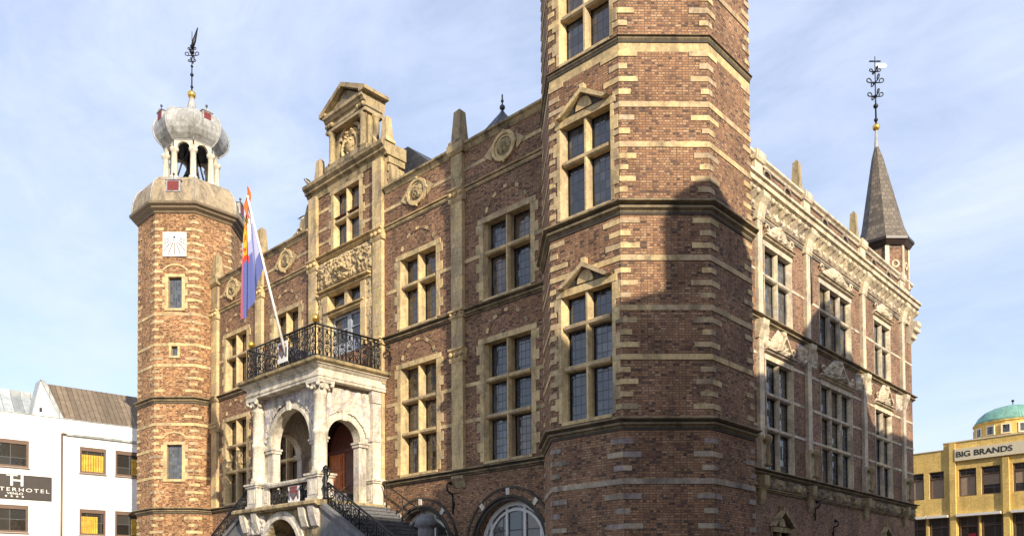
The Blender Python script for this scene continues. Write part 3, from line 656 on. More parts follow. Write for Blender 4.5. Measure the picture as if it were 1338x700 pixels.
# ------------------------------------------------------------------ towers
def octa(cx, cy, s):
    h = s * 1.20711
    return h, [Fr(cx + h * math.cos(k * PI / 4), cy + h * math.sin(k * PI / 4), k * PI / 4) for k in range(8)]
def tower(cx, cy, s, z0, z1, parent, bmat, st, name, zlist, bandz, strings, holes=None, skip=()):
    h, F = octa(cx, cy, s); mb = MB()
    for k, fr in enumerate(F): mb.wall(fr, -s / 2, s / 2, z0, z1, (holes or {}).get(k, []))
    t = mesh_obj(name, mb, bmat, parent)
    q = MB(); zz = zlist; e = .009
    for i, z in enumerate(zz):
        lng = i % 2
        for k in range(8):
            for side in (-1, 1):
                L = (.48 if lng else .25) + random.uniform(-.07, .07)
                if k == 6 and skip and any(c_ - .2 < z < d_ + .35 for a, b, c_, d_ in holes[6]): L = min(L, .2)
                elif k == 6 and skip: L += .08
                lo, hi = (-s / 2 - e, -s / 2 + L) if side < 0 else (s / 2 - L, s / 2 + e)
                if any(a < hi and b > lo and c_ < z + .08 and d_ > z - .08 for a, b, c_, d_ in (holes or {}).get(k, [])): continue
                q.box(F[k], lo, hi, -.02, random.uniform(.012, .026), z - .07 - random.uniform(-.006, .008), z + .07 + random.uniform(-.006, .008), 1 if z < 6.2 and name == 'corner_tower' else 0, random.uniform(.72, 1.15))
    for z in bandz:
        for k in range(8):
            band(q, F[k], z, -s / 2 - e, s / 2 + e, [(a, b) for a, b, c_, d_ in (holes or {}).get(k, []) if c_ < z < d_], .15, .022, 1 if z < 6.2 and name == 'corner_tower' else 0)
    mesh_obj('quoins', q, [st, M['stone_lower']], t)
    R0 = h / math.cos(PI / 8)
    for z, hh, dd, m_ in strings:
        r_ = MB(); k = 1 / math.cos(PI / 8)
        r_.ring(cx, cy, [(R0 + (d * 1.15) * k, zz_) for d, zz_ in string_prof(z, hh, dd)], 8, PI / 8, 0, .95)
        r_.ring(cx, cy, [(R0, z - hh * .5), (R0 + (dd * .34 + .012) * k, z - hh * .49), (R0 + (dd * .34 + .012) * k, z - hh * .31), (R0, z - hh * .31)], 8, PI / 8, 1)  # groove shade painted as a dark ring
        r_.ring(cx, cy, [(R0 - .02, z - hh - .07), (R0 + .03, z - hh - .07), (R0 + .028, z - hh - .002), (R0 - .02, z - hh - .002)], 8, PI / 8, 1)  # dark ring paints the shade below the ledge
        mesh_obj('string_course', r_, [m_, M['dark_and_shade']], t)
    return t, h, F
# rows of quoins: spacing .34 with bands replacing some rows
def rows(z0, z1, bands, sp=.34):
    out = []; edges = [z0] + sorted(b for b in bands if z0 < b < z1) + [z1]
    for a, b in zip(edges, edges[1:]):
        n = max(1, round((b - a) / sp)); out += [a + (b - a) * i / n for i in range(1, n)]
    return out
TB = [4.63, 8.02, 9.37, 10.74, 13.87, 14.98, 18.3, 19.7]
zl = rows(1, 6.1, TB, .385) + rows(6.33, 12.1, TB) + rows(12.3, 16.75, TB) + rows(16.9, 22, TB)
T1W = [(.05, 1.6, 6.52, 10.15, (8.05, 9.25)), (.05, 1.6, 12.42, 15.12, (14.05,)), (.05, 1.6, 17.0, 20.2, (18.35,))]
hol = {6: grow([(c - w / 2, c + w / 2, a, b) for c, w, a, b, t in T1W])}
tw, th, TF = tower(0, 0, 2.46, 0, 22.3, hall, M['brick'], ST, 'corner_tower', zl, TB, [(6.36, .26, .17, M['stone_string']), (12.3, .3, .17, M['stone_string']), (16.9, .13, .075, M['stone_string'])], hol, skip={(6, -1), (6, 1)})
for c, w, a, b, t in T1W: window(TF[6], c, w, a, b, 2, t, hall, ST, jw=.2, wide=.34, mull=.16, rec=.27, pediment=(.92, .56))
mb = MB(); mb.ring(0, 0, [(3.1, 16.45), (3.215, 16.45), (3.215, 16.72), (3.1, 16.72)], 8, PI / 8); mesh_obj('stone_band', mb, ST, hall)
mb = MB(); mb.ring(0, 0, [(3.1, 22.0), (3.3, 22.0), (3.4, 22.2), (3.7, 22.35), (3.75, 22.55), (3.1, 22.6)]); mb.lathe(0, 0, [(3.7, 22.5), (3.5, 23.3), (2.9, 24.3), (1.8, 25.2), (1.5, 25.4), (.1, 27.5)]); mesh_obj('tower_roof', mb, [M['lead_brown']], hall)

# bell tower on the left
bx, bs = -29.9, 2.12
BB = [4.63, 7.9, 9.37, 10.74, 13.9, 15.0, 16.65]
zl2 = rows(1, 6.1, BB, .37) + rows(6.33, 12.0, BB, .37) + rows(12.2, 22.0, BB, .37)
H7 = [(-.34, .38, 16.95, 18.65), (-.17, .17, 14.4, 14.95), (-.38, .42, 7.8, 9.65)]
H7g = [(a - .06, b + .06, c_ - .03, d_ + .03) for a, b, c_, d_ in H7]
zl2 = [z for z in zl2]
bt, bh, BF = tower(bx, 0, bs, 0, 22.2, hall, M['brick_tower'], M['stone'], 'bell_tower', zl2, BB, [(6.3, .26, .16, M['stone_string']), (12.2, .28, .16, M['stone_string'])], {7: H7g})
for a, b, c_, d_ in H7:
    small = d_ - c_ < 1
    mb = MB(); fr = BF[7]; j = .12 if small else .17
    for i in range(max(1, round((d_ - c_) / .36))):
        hh = (d_ - c_) / max(1, round((d_ - c_) / .36))
        ex = .0 if (i % 2 or small) else .14
        mb.box(fr, a - j - ex, a, -.3, .03, c_ + i * hh, c_ + (i + 1) * hh - .004); mb.box(fr, b, b + j + ex, -.3, .03, c_ + i * hh, c_ + (i + 1) * hh - .004)
    mb.box(fr, a - j, b + j, -.3, .045, d_, d_ + .15); mb.box(fr, a - j, b + j, -.3, .07, c_ - .12, c_)
    wo_ = mesh_obj('window', mb, ST, hall)
    mb = MB(); mb.face([fr(a, -.2, c_), fr(b, -.2, c_), fr(b, -.2, d_), fr(a, -.2, d_)]); mesh_obj('pane', mb, leaded_mat('bell_tower_glass', (.055, .06, .07), .13, .2, .014), wo_)
    if not small:
        mb = MB(); n = 9; uc = (a + b) / 2
        for i in range(n):
            t0, t1 = R(25 + 130 * i / n), R(25 + 130 * (i + 1) / n)
            mb.prism(fr, [(uc + .70 * math.cos(t0), d_ + .05 + .57 * math.sin(t0)), (uc + .8 * math.cos(t0), d_ + .05 + .66 * math.sin(t0)), (uc + .8 * math.cos(t1), d_ + .05 + .66 * math.sin(t1)), (uc + .70 * math.cos(t1), d_ + .05 + .57 * math.sin(t1))], -.02, .04, 1)
        mesh_obj('relieving_arch', mb, [M['brick_tower'], ST], wo_)
# sundial
mb = MB(); fr = BF[7]; mb.box(fr, -.62, .62, -.02, .06, 19.75, 21.05, 0, 1.); sdl = mesh_obj('sundial', mb, M['plaster'], hall)
mb = MB()
for i in range(9):
    t = R(192 + 19.5 * i); q_ = min(.56 / max(abs(math.cos(t)), .01), .9 / max(abs(math.sin(t)), .01)); mb.tube([fr(.3 * math.cos(t), .066, 20.75 + .3 * math.sin(t)), fr(q_ * math.cos(t), .066, 20.75 + q_ * math.sin(t))], .022, 4)
mesh_obj('hour_line', mb, M['sign_dark'], sdl)
mb = MB(); mb.tube([fr(0, .05, 20.75), fr(0, .34, 20.45)], .014); mb.ball(fr(0, .1, 20.78), .05); mesh_obj('gnomon', mb, M['iron'], sdl)
RB = bh / math.cos(PI / 8)
mb = MB(); mb.ring(bx, 0, [(RB - .2, 22.1), (RB + .06, 22.1), (RB + .1, 22.2), (RB + .28, 22.3), (RB + .3, 22.38), (RB + .46, 22.46), (RB + .48, 22.58), (RB - .2, 22.6)]); mesh_obj('cornice', mb, plain_mat('dark_lead_gutter', (.17, .125, .075), .6), bt)
mb = MB(); mb.lathe(bx, 0, [(RB + .32, 22.6), (RB + .3, 23.0), (RB + .24, 23.4), (RB + .06, 23.85), (RB - .3, 24.2), (1.8, 24.4), (1.62, 24.45)]); sk = mesh_obj('skirt_roof', mb, M['lead_brown'], bt)
for k in range(8):
    mb = MB(); t = PI / 8 + k * PI / 4; mb.tube([(bx + r * math.cos(t), r * math.sin(t), z) for r, z in [(RB + .33, 22.6), (RB + .31, 23.0), (RB + .25, 23.4), (RB + .07, 23.85), (RB - .29, 24.2), (1.75, 24.5)]], .045)
    mesh_obj('roof_rib', mb, M['lead'], sk)
mb = MB(); mb.ring(bx, 0, [(1.2, 24.2), (1.98, 24.2), (1.95, 24.38), (1.7, 24.5), (1.6, 24.6), (1.2, 24.6)]); mesh_obj('lantern_base', mb, M['white'], bt)
def hatch(parent, ang, r, z, w=.32, h=.5, tilt=0):
    fr = Fr(bx + r * math.cos(ang), r * math.sin(ang), ang); mb = MB(); mb.box(fr, -w - .08, w + .08, -.5, .0, z - .06, z + h + .06); mb.prism(fr, [(-w - .14, z + h + .06), (w + .14, z + h + .06), (0, z + h + .2)], -.5, .05)
    o = mesh_obj('hatch', mb, M['lead'], parent); mb = MB(); mb.box(fr, -w, w, 0, .02, z, z + h); mesh_obj('shutter', mb, M['red'], o)
    mb = MB(); mb.tube([fr(0, -.1, z + h + .15), fr(0, -.1, z + h + .45)], .03); mb.ball(fr(0, -.1, z + h + .42), .07); mesh_obj('finial', mb, M['iron_grey'], o)
for k in (-1, 1, 3): hatch(sk, k * PI / 4, 2.86, 23.2, .3, .5)
# lantern columns, arches
lz0, lz1, lr = 24.58, 26.45, 1.36
for k in range(8):
    t = PI / 8 + k * PI / 4; cx, cy = bx + lr * math.cos(t), lr * math.sin(t); mb = MB()
    mb.lathe(cx, cy, [(.24, lz0), (.24, lz0 + .16), (.17, lz0 + .24), (.155, lz1 - .35), (.2, lz1 - .3), (.24, lz1 - .2), (.24, lz1 - .12)], 12, 0, 0, True)
    mesh_obj('lantern_column', mb, STW, bt)
sl = 2 * lr * math.sin(PI / 8); hl = lr * math.cos(PI / 8); mb = MB()
for k in range(8):
    t = k * PI / 4; fr = Fr(bx + hl * math.cos(t), hl * math.sin(t), t); rr = sl / 2 - .17
    for d in (.08, -.08): mb.wall(fr, -sl / 2, sl / 2, lz1 - .2, lz1 + .5, [(-rr, rr, lz1 - .4, lz1 - .12, 'arch')], d=d, reveal=.16 if d > 0 else .0)
mesh_obj('lantern_arcade', mb, STW, bt)
mb = MB(); mb.lathe(bx, 0, [(.05, 26.3), (.16, 26.25), (.24, 26.05), (.3, 25.7), (.42, 25.4), (.47, 25.3), (.02, 25.3)], 16, 0, 0, True); mb.tube([(bx, 0, 26.25), (bx, 0, 26.8)], .05); mb.tube([(bx - .5, 0, 25.0), (bx + .5, 0, 26.3)], .05); mesh_obj('bell', mb, M['iron'], bt)
mb = MB(); mb.lathe(bx, 0, [(1.1, 24.6), (.35, 24.9), (.3, 25.1)], 8)
for q in (0, PI / 2): mb.tube([(bx + .95 * math.cos(q), .95 * math.sin(q), 24.7), (bx + .3 * math.cos(q), .3 * math.sin(q), 26.9)], .05); mb.tube([(bx - .95 * math.cos(q), -.95 * math.sin(q), 24.7), (bx - .3 * math.cos(q), -.3 * math.sin(q), 26.9)], .05)
mb.lathe(bx, 0, [(.1, 26.7), (1.2, 26.75), (1.2, 26.85)], 8)
mesh_obj('bell_frame', mb, M['iron'], bt)
prof = [(1.45, 26.75), (1.5, 26.82), (1.56, 26.86), (1.78, 27.05), (1.94, 27.3), (2.02, 27.6), (2.02, 27.85), (1.94, 28.12), (1.76, 28.38), (1.48, 28.58), (1.1, 28.7), (.7, 28.76), (.46, 28.9), (.3, 29.2), (.17, 29.75), (.13, 29.95)]
mb = MB(); mb.lathe(bx, 0, prof); dome = mesh_obj('onion_dome', mb, M['lead'], bt)
for k in range(8):
    mb = MB(); t = PI / 8 + k * PI / 4; mb.tube([(bx + (r + .015) * math.cos(t), (r + .015) * math.sin(t), z) for r, z in prof[:-2]], .05)
    mesh_obj('dome_rib', mb, M['lead'], dome)
for k in (0, -2, 2, 4): hatch(dome, k * PI / 4, 1.86, 27.95, .2, .36)
mb = MB(); mb.ball((bx, 0, 30.12), .24, 0, 16); mesh_obj('gilded_ball', mb, M['gold'], dome)
def vane(cx, cy, z, h, parent, s=1., flag=True, mat=None):
    mb = MB(); mb.tube([(cx, cy, z), (cx, cy, z + h)], [.05 * s, .02 * s]); rx, ry = math.cos(yaw), math.sin(yaw)
    for zz, w in ((.28, .12), (.42, .09), (.08, .1)): mb.ball((cx, cy, z + h * zz), w * s, 0, 10)
    for zz, w in ((.42, .42), (.62, .46), (.78, .3)) if flag else ((.5, .28), (.6, .5), (.7, .3)):
        for ax, ay in ((rx, ry), (-ry, rx)):
            for sg in (-1, 1):
                P = [(cx, cy, z + h * zz)] + [(cx + ax * sg * s * (w * .62 + w * .38 * math.sin(q * .62) * (1 - q / 14)), cy + ay * sg * s * (w * .62 + w * .38 * math.sin(q * .62) * (1 - q / 14)), z + h * zz + s * w * .36 * (1 - math.cos(q * .62)) * (1 - q / 14)) for q in range(9)]
                mb.tube(P, .03 * s, 5)
    if flag: mb.tube([(cx - rx * .28 * s, cy - ry * .28 * s, z + h * .93), (cx + rx * .28 * s, cy + ry * .28 * s, z + h * .93)], .04 * s)
    else:
        mb.tube([(cx, cy, z + h * .72), (cx + rx * .12, cy + ry * .12, z + h * .84), (cx + rx * .32, cy + ry * .32, z + h * 1.06)], [.1, .12, .03]); mb.ball((cx, cy, z + h * .66), .14)
    o = mesh_obj('weathervane', mb, mat or M['iron'], parent)
    if flag:
        mb = MB(); fr = Fr(cx, cy, yaw - PI / 2); mb.prism(fr, [(.04, z + h * .84), (.5 * s, z + h * .83), (.62 * s, z + h * .865), (.5 * s, z + h * .9), (.04, z + h * .89)], -.015, .015); mesh_obj('vane_blade', mb, M['white'], o)
    return o
vane(bx, 0, 30.3, 3.5, dome, .85, False)

# ------------------------------------------------------------------ side facade (facing +X)
sy0, sy1 = 2.0, 27.3
sb = [(10.35, 2.3, 2), (16.35, 3.5, 3), (22.55, 2.2, 2)]
holes_lo = [(c - w / 2, c + w / 2, 6.4, 10.75) for c, w, n in sb]; holes_up = [(c - w / 2, c + w / 2, 12.42, 15.25) for c, w, n in sb]
gw_ = [(10.3, 1.5), (16.35, 1.5), (22.4, 1.5)]
mb = MB(); mb.wall(SIDE, sy0, sy1, 0, 6.1, [(c - w / 2, c + w / 2, 1.4, 4.0) for c, w in gw_]); mb.wall(SIDE, sy0, sy1, 6.1, 12.1, grow(holes_lo)); mb.wall(SIDE, sy0, sy1, 12.1, 18.5, grow(holes_up))
mb.face([(-.3, sy1, 0), (-.3, sy1, 18.5), (-27, sy1, 18.5), (-27, sy1, 0)]); mb.face([(-27.3, 0, 0), (-27.3, sy1, 0), (-27.3, sy1, 17.5), (-27.3, 0, 17.5)])
swall = mb
mb = MB(); mb.box(SIDE, 2, sy1, -.45, -.42, 16.9, ZP - .05); mesh_obj('parapet_back', mb, M['brick_side'], hall)
for c, w, n in sb:
    window(SIDE, c, w, 6.4, 10.75, n, (8.05, 9.42), hall, STS, jw=.14, rec=.24, teeth=False, mull=.12)
    window(SIDE, c, w, 12.42, 15.25, n, (14.1,), hall, STS, jw=.14, rec=.24, teeth=False, mull=.12)
mb = swall; sk_ = [(c - w / 2 - .14, c + w / 2 + .14) for c, w, n in sb]
for z in (8.05, 9.42, 14.1, 10.85): band(mb, SIDE, z, sy0, sy1, sk_, .11, .022, 1)
mesh_obj('side_wall', mb, [M['brick_side'], STS], hall)
string_course(SIDE, 6.36, sy0, sy1 + .1, hall, M['stone_string'], .22, .24); string_course(SIDE, 12.34, sy0, sy1 + .1, hall, M['stone_string'], .26, .24)
string_course(SIDE, 5.62, sy0, sy1, hall, STD, .1, .1)
mb = MB(); mb.relief(SIDE, 3, sy1 - .2, 5.62, 6.12, .2, 31, 0, .06, sym=False, scale=.26); mesh_obj('carved_frieze', mb, STD, hall)
# main cornice with bracket frieze
mb = MB(); n = 16; s_ = (sy1 - sy0) / n
for i in range(n): mb.sweep(SIDE, [(-.3, 16.98), (.3, 16.98), (.34, 17.06), (.46, 17.1), (.48, 17.26), (.58, 17.3), (.58, 17.4), (-.3, 17.46)], sy0 + i * s_, sy0 + (i + 1) * s_ - .003)
mesh_obj('main_cornice', mb, M['stone_side'], hall)
mb = MB(); k = sy0 + .2
while k < sy1:
    P = [(-.02, 16.98), (.4, 16.98), (.42, 16.82), (.3, 16.7), (.18, 16.6), (.2, 16.46), (.08, 16.38), (-.02, 16.36)]
    mb.sweep(SIDE, P, k, k + .2); mb.ball(SIDE(k + .1, .36, 16.86), .12, 0, 8); k += .62
mb.sweep(SIDE, string_prof(16.36, .16, .12), sy0, sy1)
mesh_obj('console', mb, STS, hall)['kind'] = 'stuff'
mb = MB(); k = sy0 + .2
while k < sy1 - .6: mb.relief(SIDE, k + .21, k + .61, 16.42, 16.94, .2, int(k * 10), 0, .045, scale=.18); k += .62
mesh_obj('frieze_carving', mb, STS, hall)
mb = MB(); mb.sweep(SIDE, [(-.5, ZP - .24), (.02, ZP - .24), (.06, ZP - .16), (.16, ZP - .1), (.16, ZP), (-.5, ZP + .04)], sy0, sy1 + .1); mb.sweep(SIDE, string_prof(17.62, .12, .05), sy0, sy1)
mb.box(SIDE, sy0, sy1, 0, .03, ZP - .31, ZP - .245, 1); mb.box(SIDE, sy0, sy1, 0, .03, 16.12, 16.19, 1)  # dark strips paint the shade under coping and lower moulding
mesh_obj('parapet_coping', mb, [STS, M['dark_and_shade']], hall)
# pilasters, piers, obelisks, lantern consoles
for i, c in enumerate((8.5, 13.05, 19.65, 25.5)):
    w = .4
    mb = MB(); blocks_col(mb, SIDE, c - w / 2, c + w / 2, -.05, .14, 6.36, 12.1, .5); blocks_col(mb, SIDE, c - w / 2, c + w / 2, -.05, .14, 12.3, 16.4, .5)
    mb.sweep(SIDE, [(-.02, 16.98), (.46, 16.98), (.46, 16.8), (.3, 16.6), (.2, 16.2), (.2, 16.1), (.16, 16.0), (-.02, 16.0)], c - .3, c + .3)
    mb.sweep(SIDE, [(-.02, 12.1), (.36, 12.1), (.34, 11.9), (.24, 11.75), (.16, 11.4), (-.02, 11.4)], c - .26, c + .26)
    mb.sweep(SIDE, [(-.02, 7.6), (.3, 7.6), (.3, 7.48), (.2, 7.4), (.2, 6.36), (-.02, 6.36)], c - .26, c + .26)
    pl_ = mesh_obj('pilaster', mb, STS, hall)
    mb = MB(); mb.lathe(*SIDE(c, .34, 0)[:2], [(.05, 6.4), (.14, 6.45), (.07, 6.6), (.1, 6.9), (.06, 7.2), (.15, 7.4), (.17, 7.55), (.05, 7.65)], 10, 0, 0, True); mesh_obj('baluster', mb, STD, pl_)
    mb = MB(); mb.sweep(SIDE, [(-.02, 6.1), (.3, 6.1), (.28, 5.7), (.16, 5.5), (.12, 5.2), (.02, 5.0), (-.02, 5.0)], c - .2, c + .2); mesh_obj('corbel', mb, STD, hall)
    mb = MB(); blocks_col(mb, SIDE, c - .32, c + .32, -.3, .14, 17.44, ZP - .2); mb.sweep(SIDE, [(-.4, ZP - .3), (.2, ZP - .3), (.26, ZP - .2), (.26, ZP + .05), (-.4, ZP + .05)], c - .4, c + .4); mesh_obj('parapet_pier', mb, STS, hall)
    if i in (1, 2): obelisk(SIDE, c - .35, -.15, ZP + .04, 1.45, .42, hall, STD)
# small oval windows in the attic
for c in (9.4, 11.3, 15.2, 17.6, 21.4, 23.6):
    mb = MB(); N = 16
    for i in range(N):
        t0, t1 = 2 * PI * i / N, 2 * PI * (i + 1) / N
        mb.prism(SIDE, [(c + .3 * math.cos(t0), 17.98 + .27 * math.sin(t0)), (c + .42 * math.cos(t0), 17.98 + .37 * math.sin(t0)), (c + .42 * math.cos(t1), 17.98 + .37 * math.sin(t1)), (c + .3 * math.cos(t1), 17.98 + .27 * math.sin(t1))], -.02, .07, 0, .6)
    mb.prism(SIDE, [(c + .24 * math.cos(2 * PI * i / N), 17.98 + .28 * math.sin(2 * PI * i / N)) for i in range(N)], -.02, .004, 1)
    mesh_obj('round_vent', mb, [STD, M['wood_dark']], hall)
# hoods over the side windows
for c, w, n in sb:
    hw = w / 2 + .25
    for z, hh in ((15.48, .7), (10.98, 1.0)):
        mb = MB()
        mb.sweep(SIDE, string_prof(z + .16, .14, .2), c - hw, c + hw)
        tri = lambda a, b: (1.02 - abs(a)) * 1.15 - (b + 1) / 2
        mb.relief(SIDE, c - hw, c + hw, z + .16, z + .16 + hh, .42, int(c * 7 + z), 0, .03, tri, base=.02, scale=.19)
        if z < 12:
            ww = .62
            for sg in (-1, 1): mb.prism(SIDE, [(c + sg * ww, z + .17), (c + sg * (ww - .1), z + .17), (c, z + hh * .62 + .16), (c, z + hh * .8 + .08)], -.02, .34)
            mb.ball(SIDE(c, .2, z + hh * .85 + .1), .13, 0, 10)
        for sg in (-1, 1): mb.tube([SIDE(c + sg * (hw - .3 + .2 * math.cos(q) * (1 - q / 9)), .1, z + .42 + .2 * math.sin(q) * (1 - q / 9)) for q in [i * .55 for i in range(12)]], .05)
        mesh_obj('window_hood', mb, STS, hall)
# scrolled brackets flanking (ornament between floors)
for c in (8.9, 12.5, 13.6, 19.1, 20.2, 24.9):
    mb = MB(); mb.relief(SIDE, c - .34, c + .34, 11.15, 12.05, .24, int(c * 9), 0, .05, base=.01, scale=.22); mesh_obj('corner_carving', mb, STS, hall)
# ground floor windows with pediments
for c, w in gw_:
    if c == 16.35: continue
    window(SIDE, c, w, 1.5, 4.0, 2, (3.0,), hall, STD, jw=.2, rec=.3, teeth=False, pediment=(1.1, .7))
for u, z in ((13.6, 5.2), (15.6, 4.5)): wall_hook(SIDE, u, z, hall, .7)
# drain pipe
mb = MB(); mb.tube([SIDE(13.45, .1, 17), SIDE(13.45, .1, 14)], .05); mesh_obj('drainpipe', mb, M['iron_grey'], hall)

# carved console at the far corner
mb = MB(); mb.sweep(SIDE, [(-.02, 16.3), (.55, 16.3), (.55, 16.1), (.4, 15.95), (.3, 15.6), (.14, 15.35), (.02, 15.2), (-.02, 15.2)], 26.5, 27.2)
for q in range(3): mb.ball(SIDE(26.6 + q * .25, .42, 15.85), .13, 0, 8); mb.ball(SIDE(26.7 + q * .2, .25, 15.5), .1, 0, 8)
mesh_obj('corner_console', mb, STS, hall)
# corner turret
tx, ty = -1.27, 26.15
mb = MB(); rt_ = 1.18
mb.lathe(tx, ty, [(.15, 14.6), (.5, 15.0), (.8, 15.5), (1.0, 15.9), (rt_, 16.2), (rt_, 20.35)], 8); tu = mesh_obj('corner_turret', mb, M['brick_side'], hall)
mb = MB()
for z in (16.2, 17.0, 17.9): mb.ring(tx, ty, [(rt_ - .1, z - .08), (rt_ + .04, z - .08), (rt_ + .06, z + .08), (rt_ - .1, z + .08)])
ht = rt_ * math.cos(PI / 8)
for k in range(8):
    t = k * PI / 4; fr = Fr(tx + ht * math.cos(t), ty + ht * math.sin(t), t)
    for uu in (-rt_ * .383 + .06,): mb.box(fr, uu - .12, uu + .1, -.02, .05, 18.1, 20.3)
    for zc in (19.3, 17.45):
        N = 14
        for i in range(N):
            t0, t1 = 2 * PI * i / N, 2 * PI * (i + 1) / N
            mb.prism(fr, [(.05 + .13 * math.cos(t0), zc + .13 * math.sin(t0)), (.05 + .22 * math.cos(t0), zc + .22 * math.sin(t0)), (.05 + .22 * math.cos(t1), zc + .22 * math.sin(t1)), (.05 + .13 * math.cos(t1), zc + .13 * math.sin(t1))], -.02, .04, 0, 1.)
mesh_obj('turret_trim', mb, STS, tu)
mb = MB(); mb.lathe(tx, ty, [(1.18, 20.2), (1.2, 20.45), (1.42, 20.6), (1.46, 20.72), (1.28, 21.05), (1.08, 21.6), (.3, 25.6), (.1, 26.3)], 8)
for v_ in mb.v: q_ = max(0, v_.z - 20.7) / 5.6 * .3; v_.x -= q_ * .72; v_.y -= q_ * .69
tx2, ty2 = tx - .22, ty - .2
sp_ = mesh_obj('spire', mb, M['slate_brown'], tu)
mb = MB(); mb.ring(tx, ty, [(1.15, 20.3), (1.3, 20.3), (1.45, 20.52), (1.52, 20.56), (1.52, 20.7), (1.15, 20.7)]); mesh_obj('eaves', mb, M['wood_dark'], tu)
mb = MB(); mb.tube([(tx2, ty2, 25.5), (tx2, ty2, 27.3)], [.18, .06]); mesh_obj('spire_cap', mb, M['lead'], sp_)
mb = MB(); mb.ball((tx2, ty2, 27.4), .2); mesh_obj('gilded_ball', mb, M['gold'], sp_)
vane(tx2, ty2, 27.5, 3.9, sp_, 1.1)

# ------------------------------------------------------------------ porch (part of the hall)
px0, px1, py = -17.95, -12.6, 3.3     # FRONT frame: d positive outward
PO = MB()
LX, RX = Fr(px0 + .25, 0, PI), Fr(px1 - .1, 0, 0)        # side arches face -X / +X ; u=+Y for RX
# base
base = MB(); base.wall(FRONT, px0 - .3, px1 + .1, 0, 5.06, [(-16.55, -13.85, 0, 3.35, 'arch')], d=py - .02, reveal=1.2)
base.wall(Fr(px1 + .1, 0, 0), -py + .02, 0, 0, 5.06); base.wall(Fr(px0 - .3, 0, PI), 0, py - .02, 0, 5.06)
pb = mesh_obj('porch_base', base, M['stone_dirty'], hall)
mb = MB(); c, zc, r = -15.2, 3.35, 1.35
for r0, r1, dd in ((r, r + .16, .1), (r + .16, r + .34, .05)):
    for i in range(22):
        t0, t1 = PI * i / 22, PI * (i + 1) / 22 - .004
        mb.prism(FRONT, [(c + r0 * math.cos(t0), zc + r0 * math.sin(t0)), (c + r1 * math.cos(t0), zc + r1 * math.sin(t0)), (c + r1 * math.cos(t1), zc + r1 * math.sin(t1)), (c + r0 * math.cos(t1), zc + r0 * math.sin(t1))], py - .1, py + dd)
for uu in (-17.9, -16.95, -13.4, -12.75): mb.sweep(FRONT, [(py - .1, 5.05), (py + .3, 5.05), (py + .24, 4.7), (py + .1, 4.3), (py - .1, 4.2)], uu - .2, uu + .2)
mb.relief(FRONT, -17.9, -16.4, 4.1, 5.0, .16, 41, 0, .05, base=py, scale=.25)
mesh_obj('porch_base_arch', mb, STW, pb)
mb = MB(); mb.sweep(FRONT, [(0, 5.05), (py + .25, 5.05), (py + .38, 5.12), (py + .38, 5.22), (py + .3, 5.28), (0, 5.28)], px0 - .65, px1 + .3); mesh_obj('porch_floor', mb, STD, hall)
def pedestal(u, d, w, name='pedestal'):
    mb = MB(); k = w / 2
    mb.box(FRONT, u - k - .06, u + k + .06, d - k - .06, d + k + .06, 5.28, 5.42); mb.box(FRONT, u - k, u + k, d - k, d + k, 5.42, 6.2)
    for s_ in (0, .05): mb.box(FRONT, u - k - .06 - s_, u + k + .06 + s_, d - k - .06 - s_, d + k + .06 + s_, 6.2 + s_ * 1.6, 6.28 + s_ * 1.6 + .001)
    mb.box(FRONT, u - k + .1, u + k - .1, d + k, d + k + .02, 5.52, 6.1)
    return mesh_obj(name, mb, STW, hall)
def column(u, d, r=.27, half=False):
    mb = MB(); c = FRONT(u, d, 0)
    mb.lathe(c.x, c.y, [(r * 1.35, 6.36), (r * 1.4, 6.46), (r * 1.2, 6.52), (r * 1.25, 6.6), (r * 1.02, 6.66), (r, 7.9), (r * 1.12, 7.94), (r * 1.12, 8.08), (r * .98, 8.12), (r * .92, 9.45), (r * 1.1, 9.5), (r * .95, 9.55), (r * 1.05, 9.7), (r * 1.5, 9.9)], 20, 0, 0, True)
    mb.box(FRONT, u - r * 1.5, u + r * 1.5, d - r * 1.5, d + r * 1.5, 9.88, 10.0)
    for q in range(8):
        t = q * PI / 4 + PI / 8; mb.ball(c + Vector((math.cos(t) * r * 1.25, math.sin(t) * r * 1.25, 9.72)), r * .3, 0, 8)
    for q in range(4):
        t = q * PI / 2 + PI / 4; mb.ball(c + Vector((math.cos(t) * r * 1.75, math.sin(t) * r * 1.75, 9.82)), r * .34, 0, 8)
    return mesh_obj('column', mb, STW, hall)
for u in (px0 + .4, px1 - .38): pedestal(u, 2.95, .72); column(u, 2.95)
pedestal(px0 + 1.08, 2.78, .5); pedestal(px1 - .33, .32, .55)
# engaged column against the wall on the right
mb = MB(); blocks_col(mb, FRONT, px1 - .6, px1 - .08, 0, .58, 6.36, 9.55, .8); mb.sweep(FRONT, [(0, 9.5), (.6, 9.5), (.66, 9.8), (.66, 10.0), (0, 10.0)], px1 - .62, px1 - .03); mb.box(FRONT, px1 - .62, px1 - .05, 0, .64, 7.9, 8.08)
mesh_obj('wall_pilaster', mb, STW, hall)
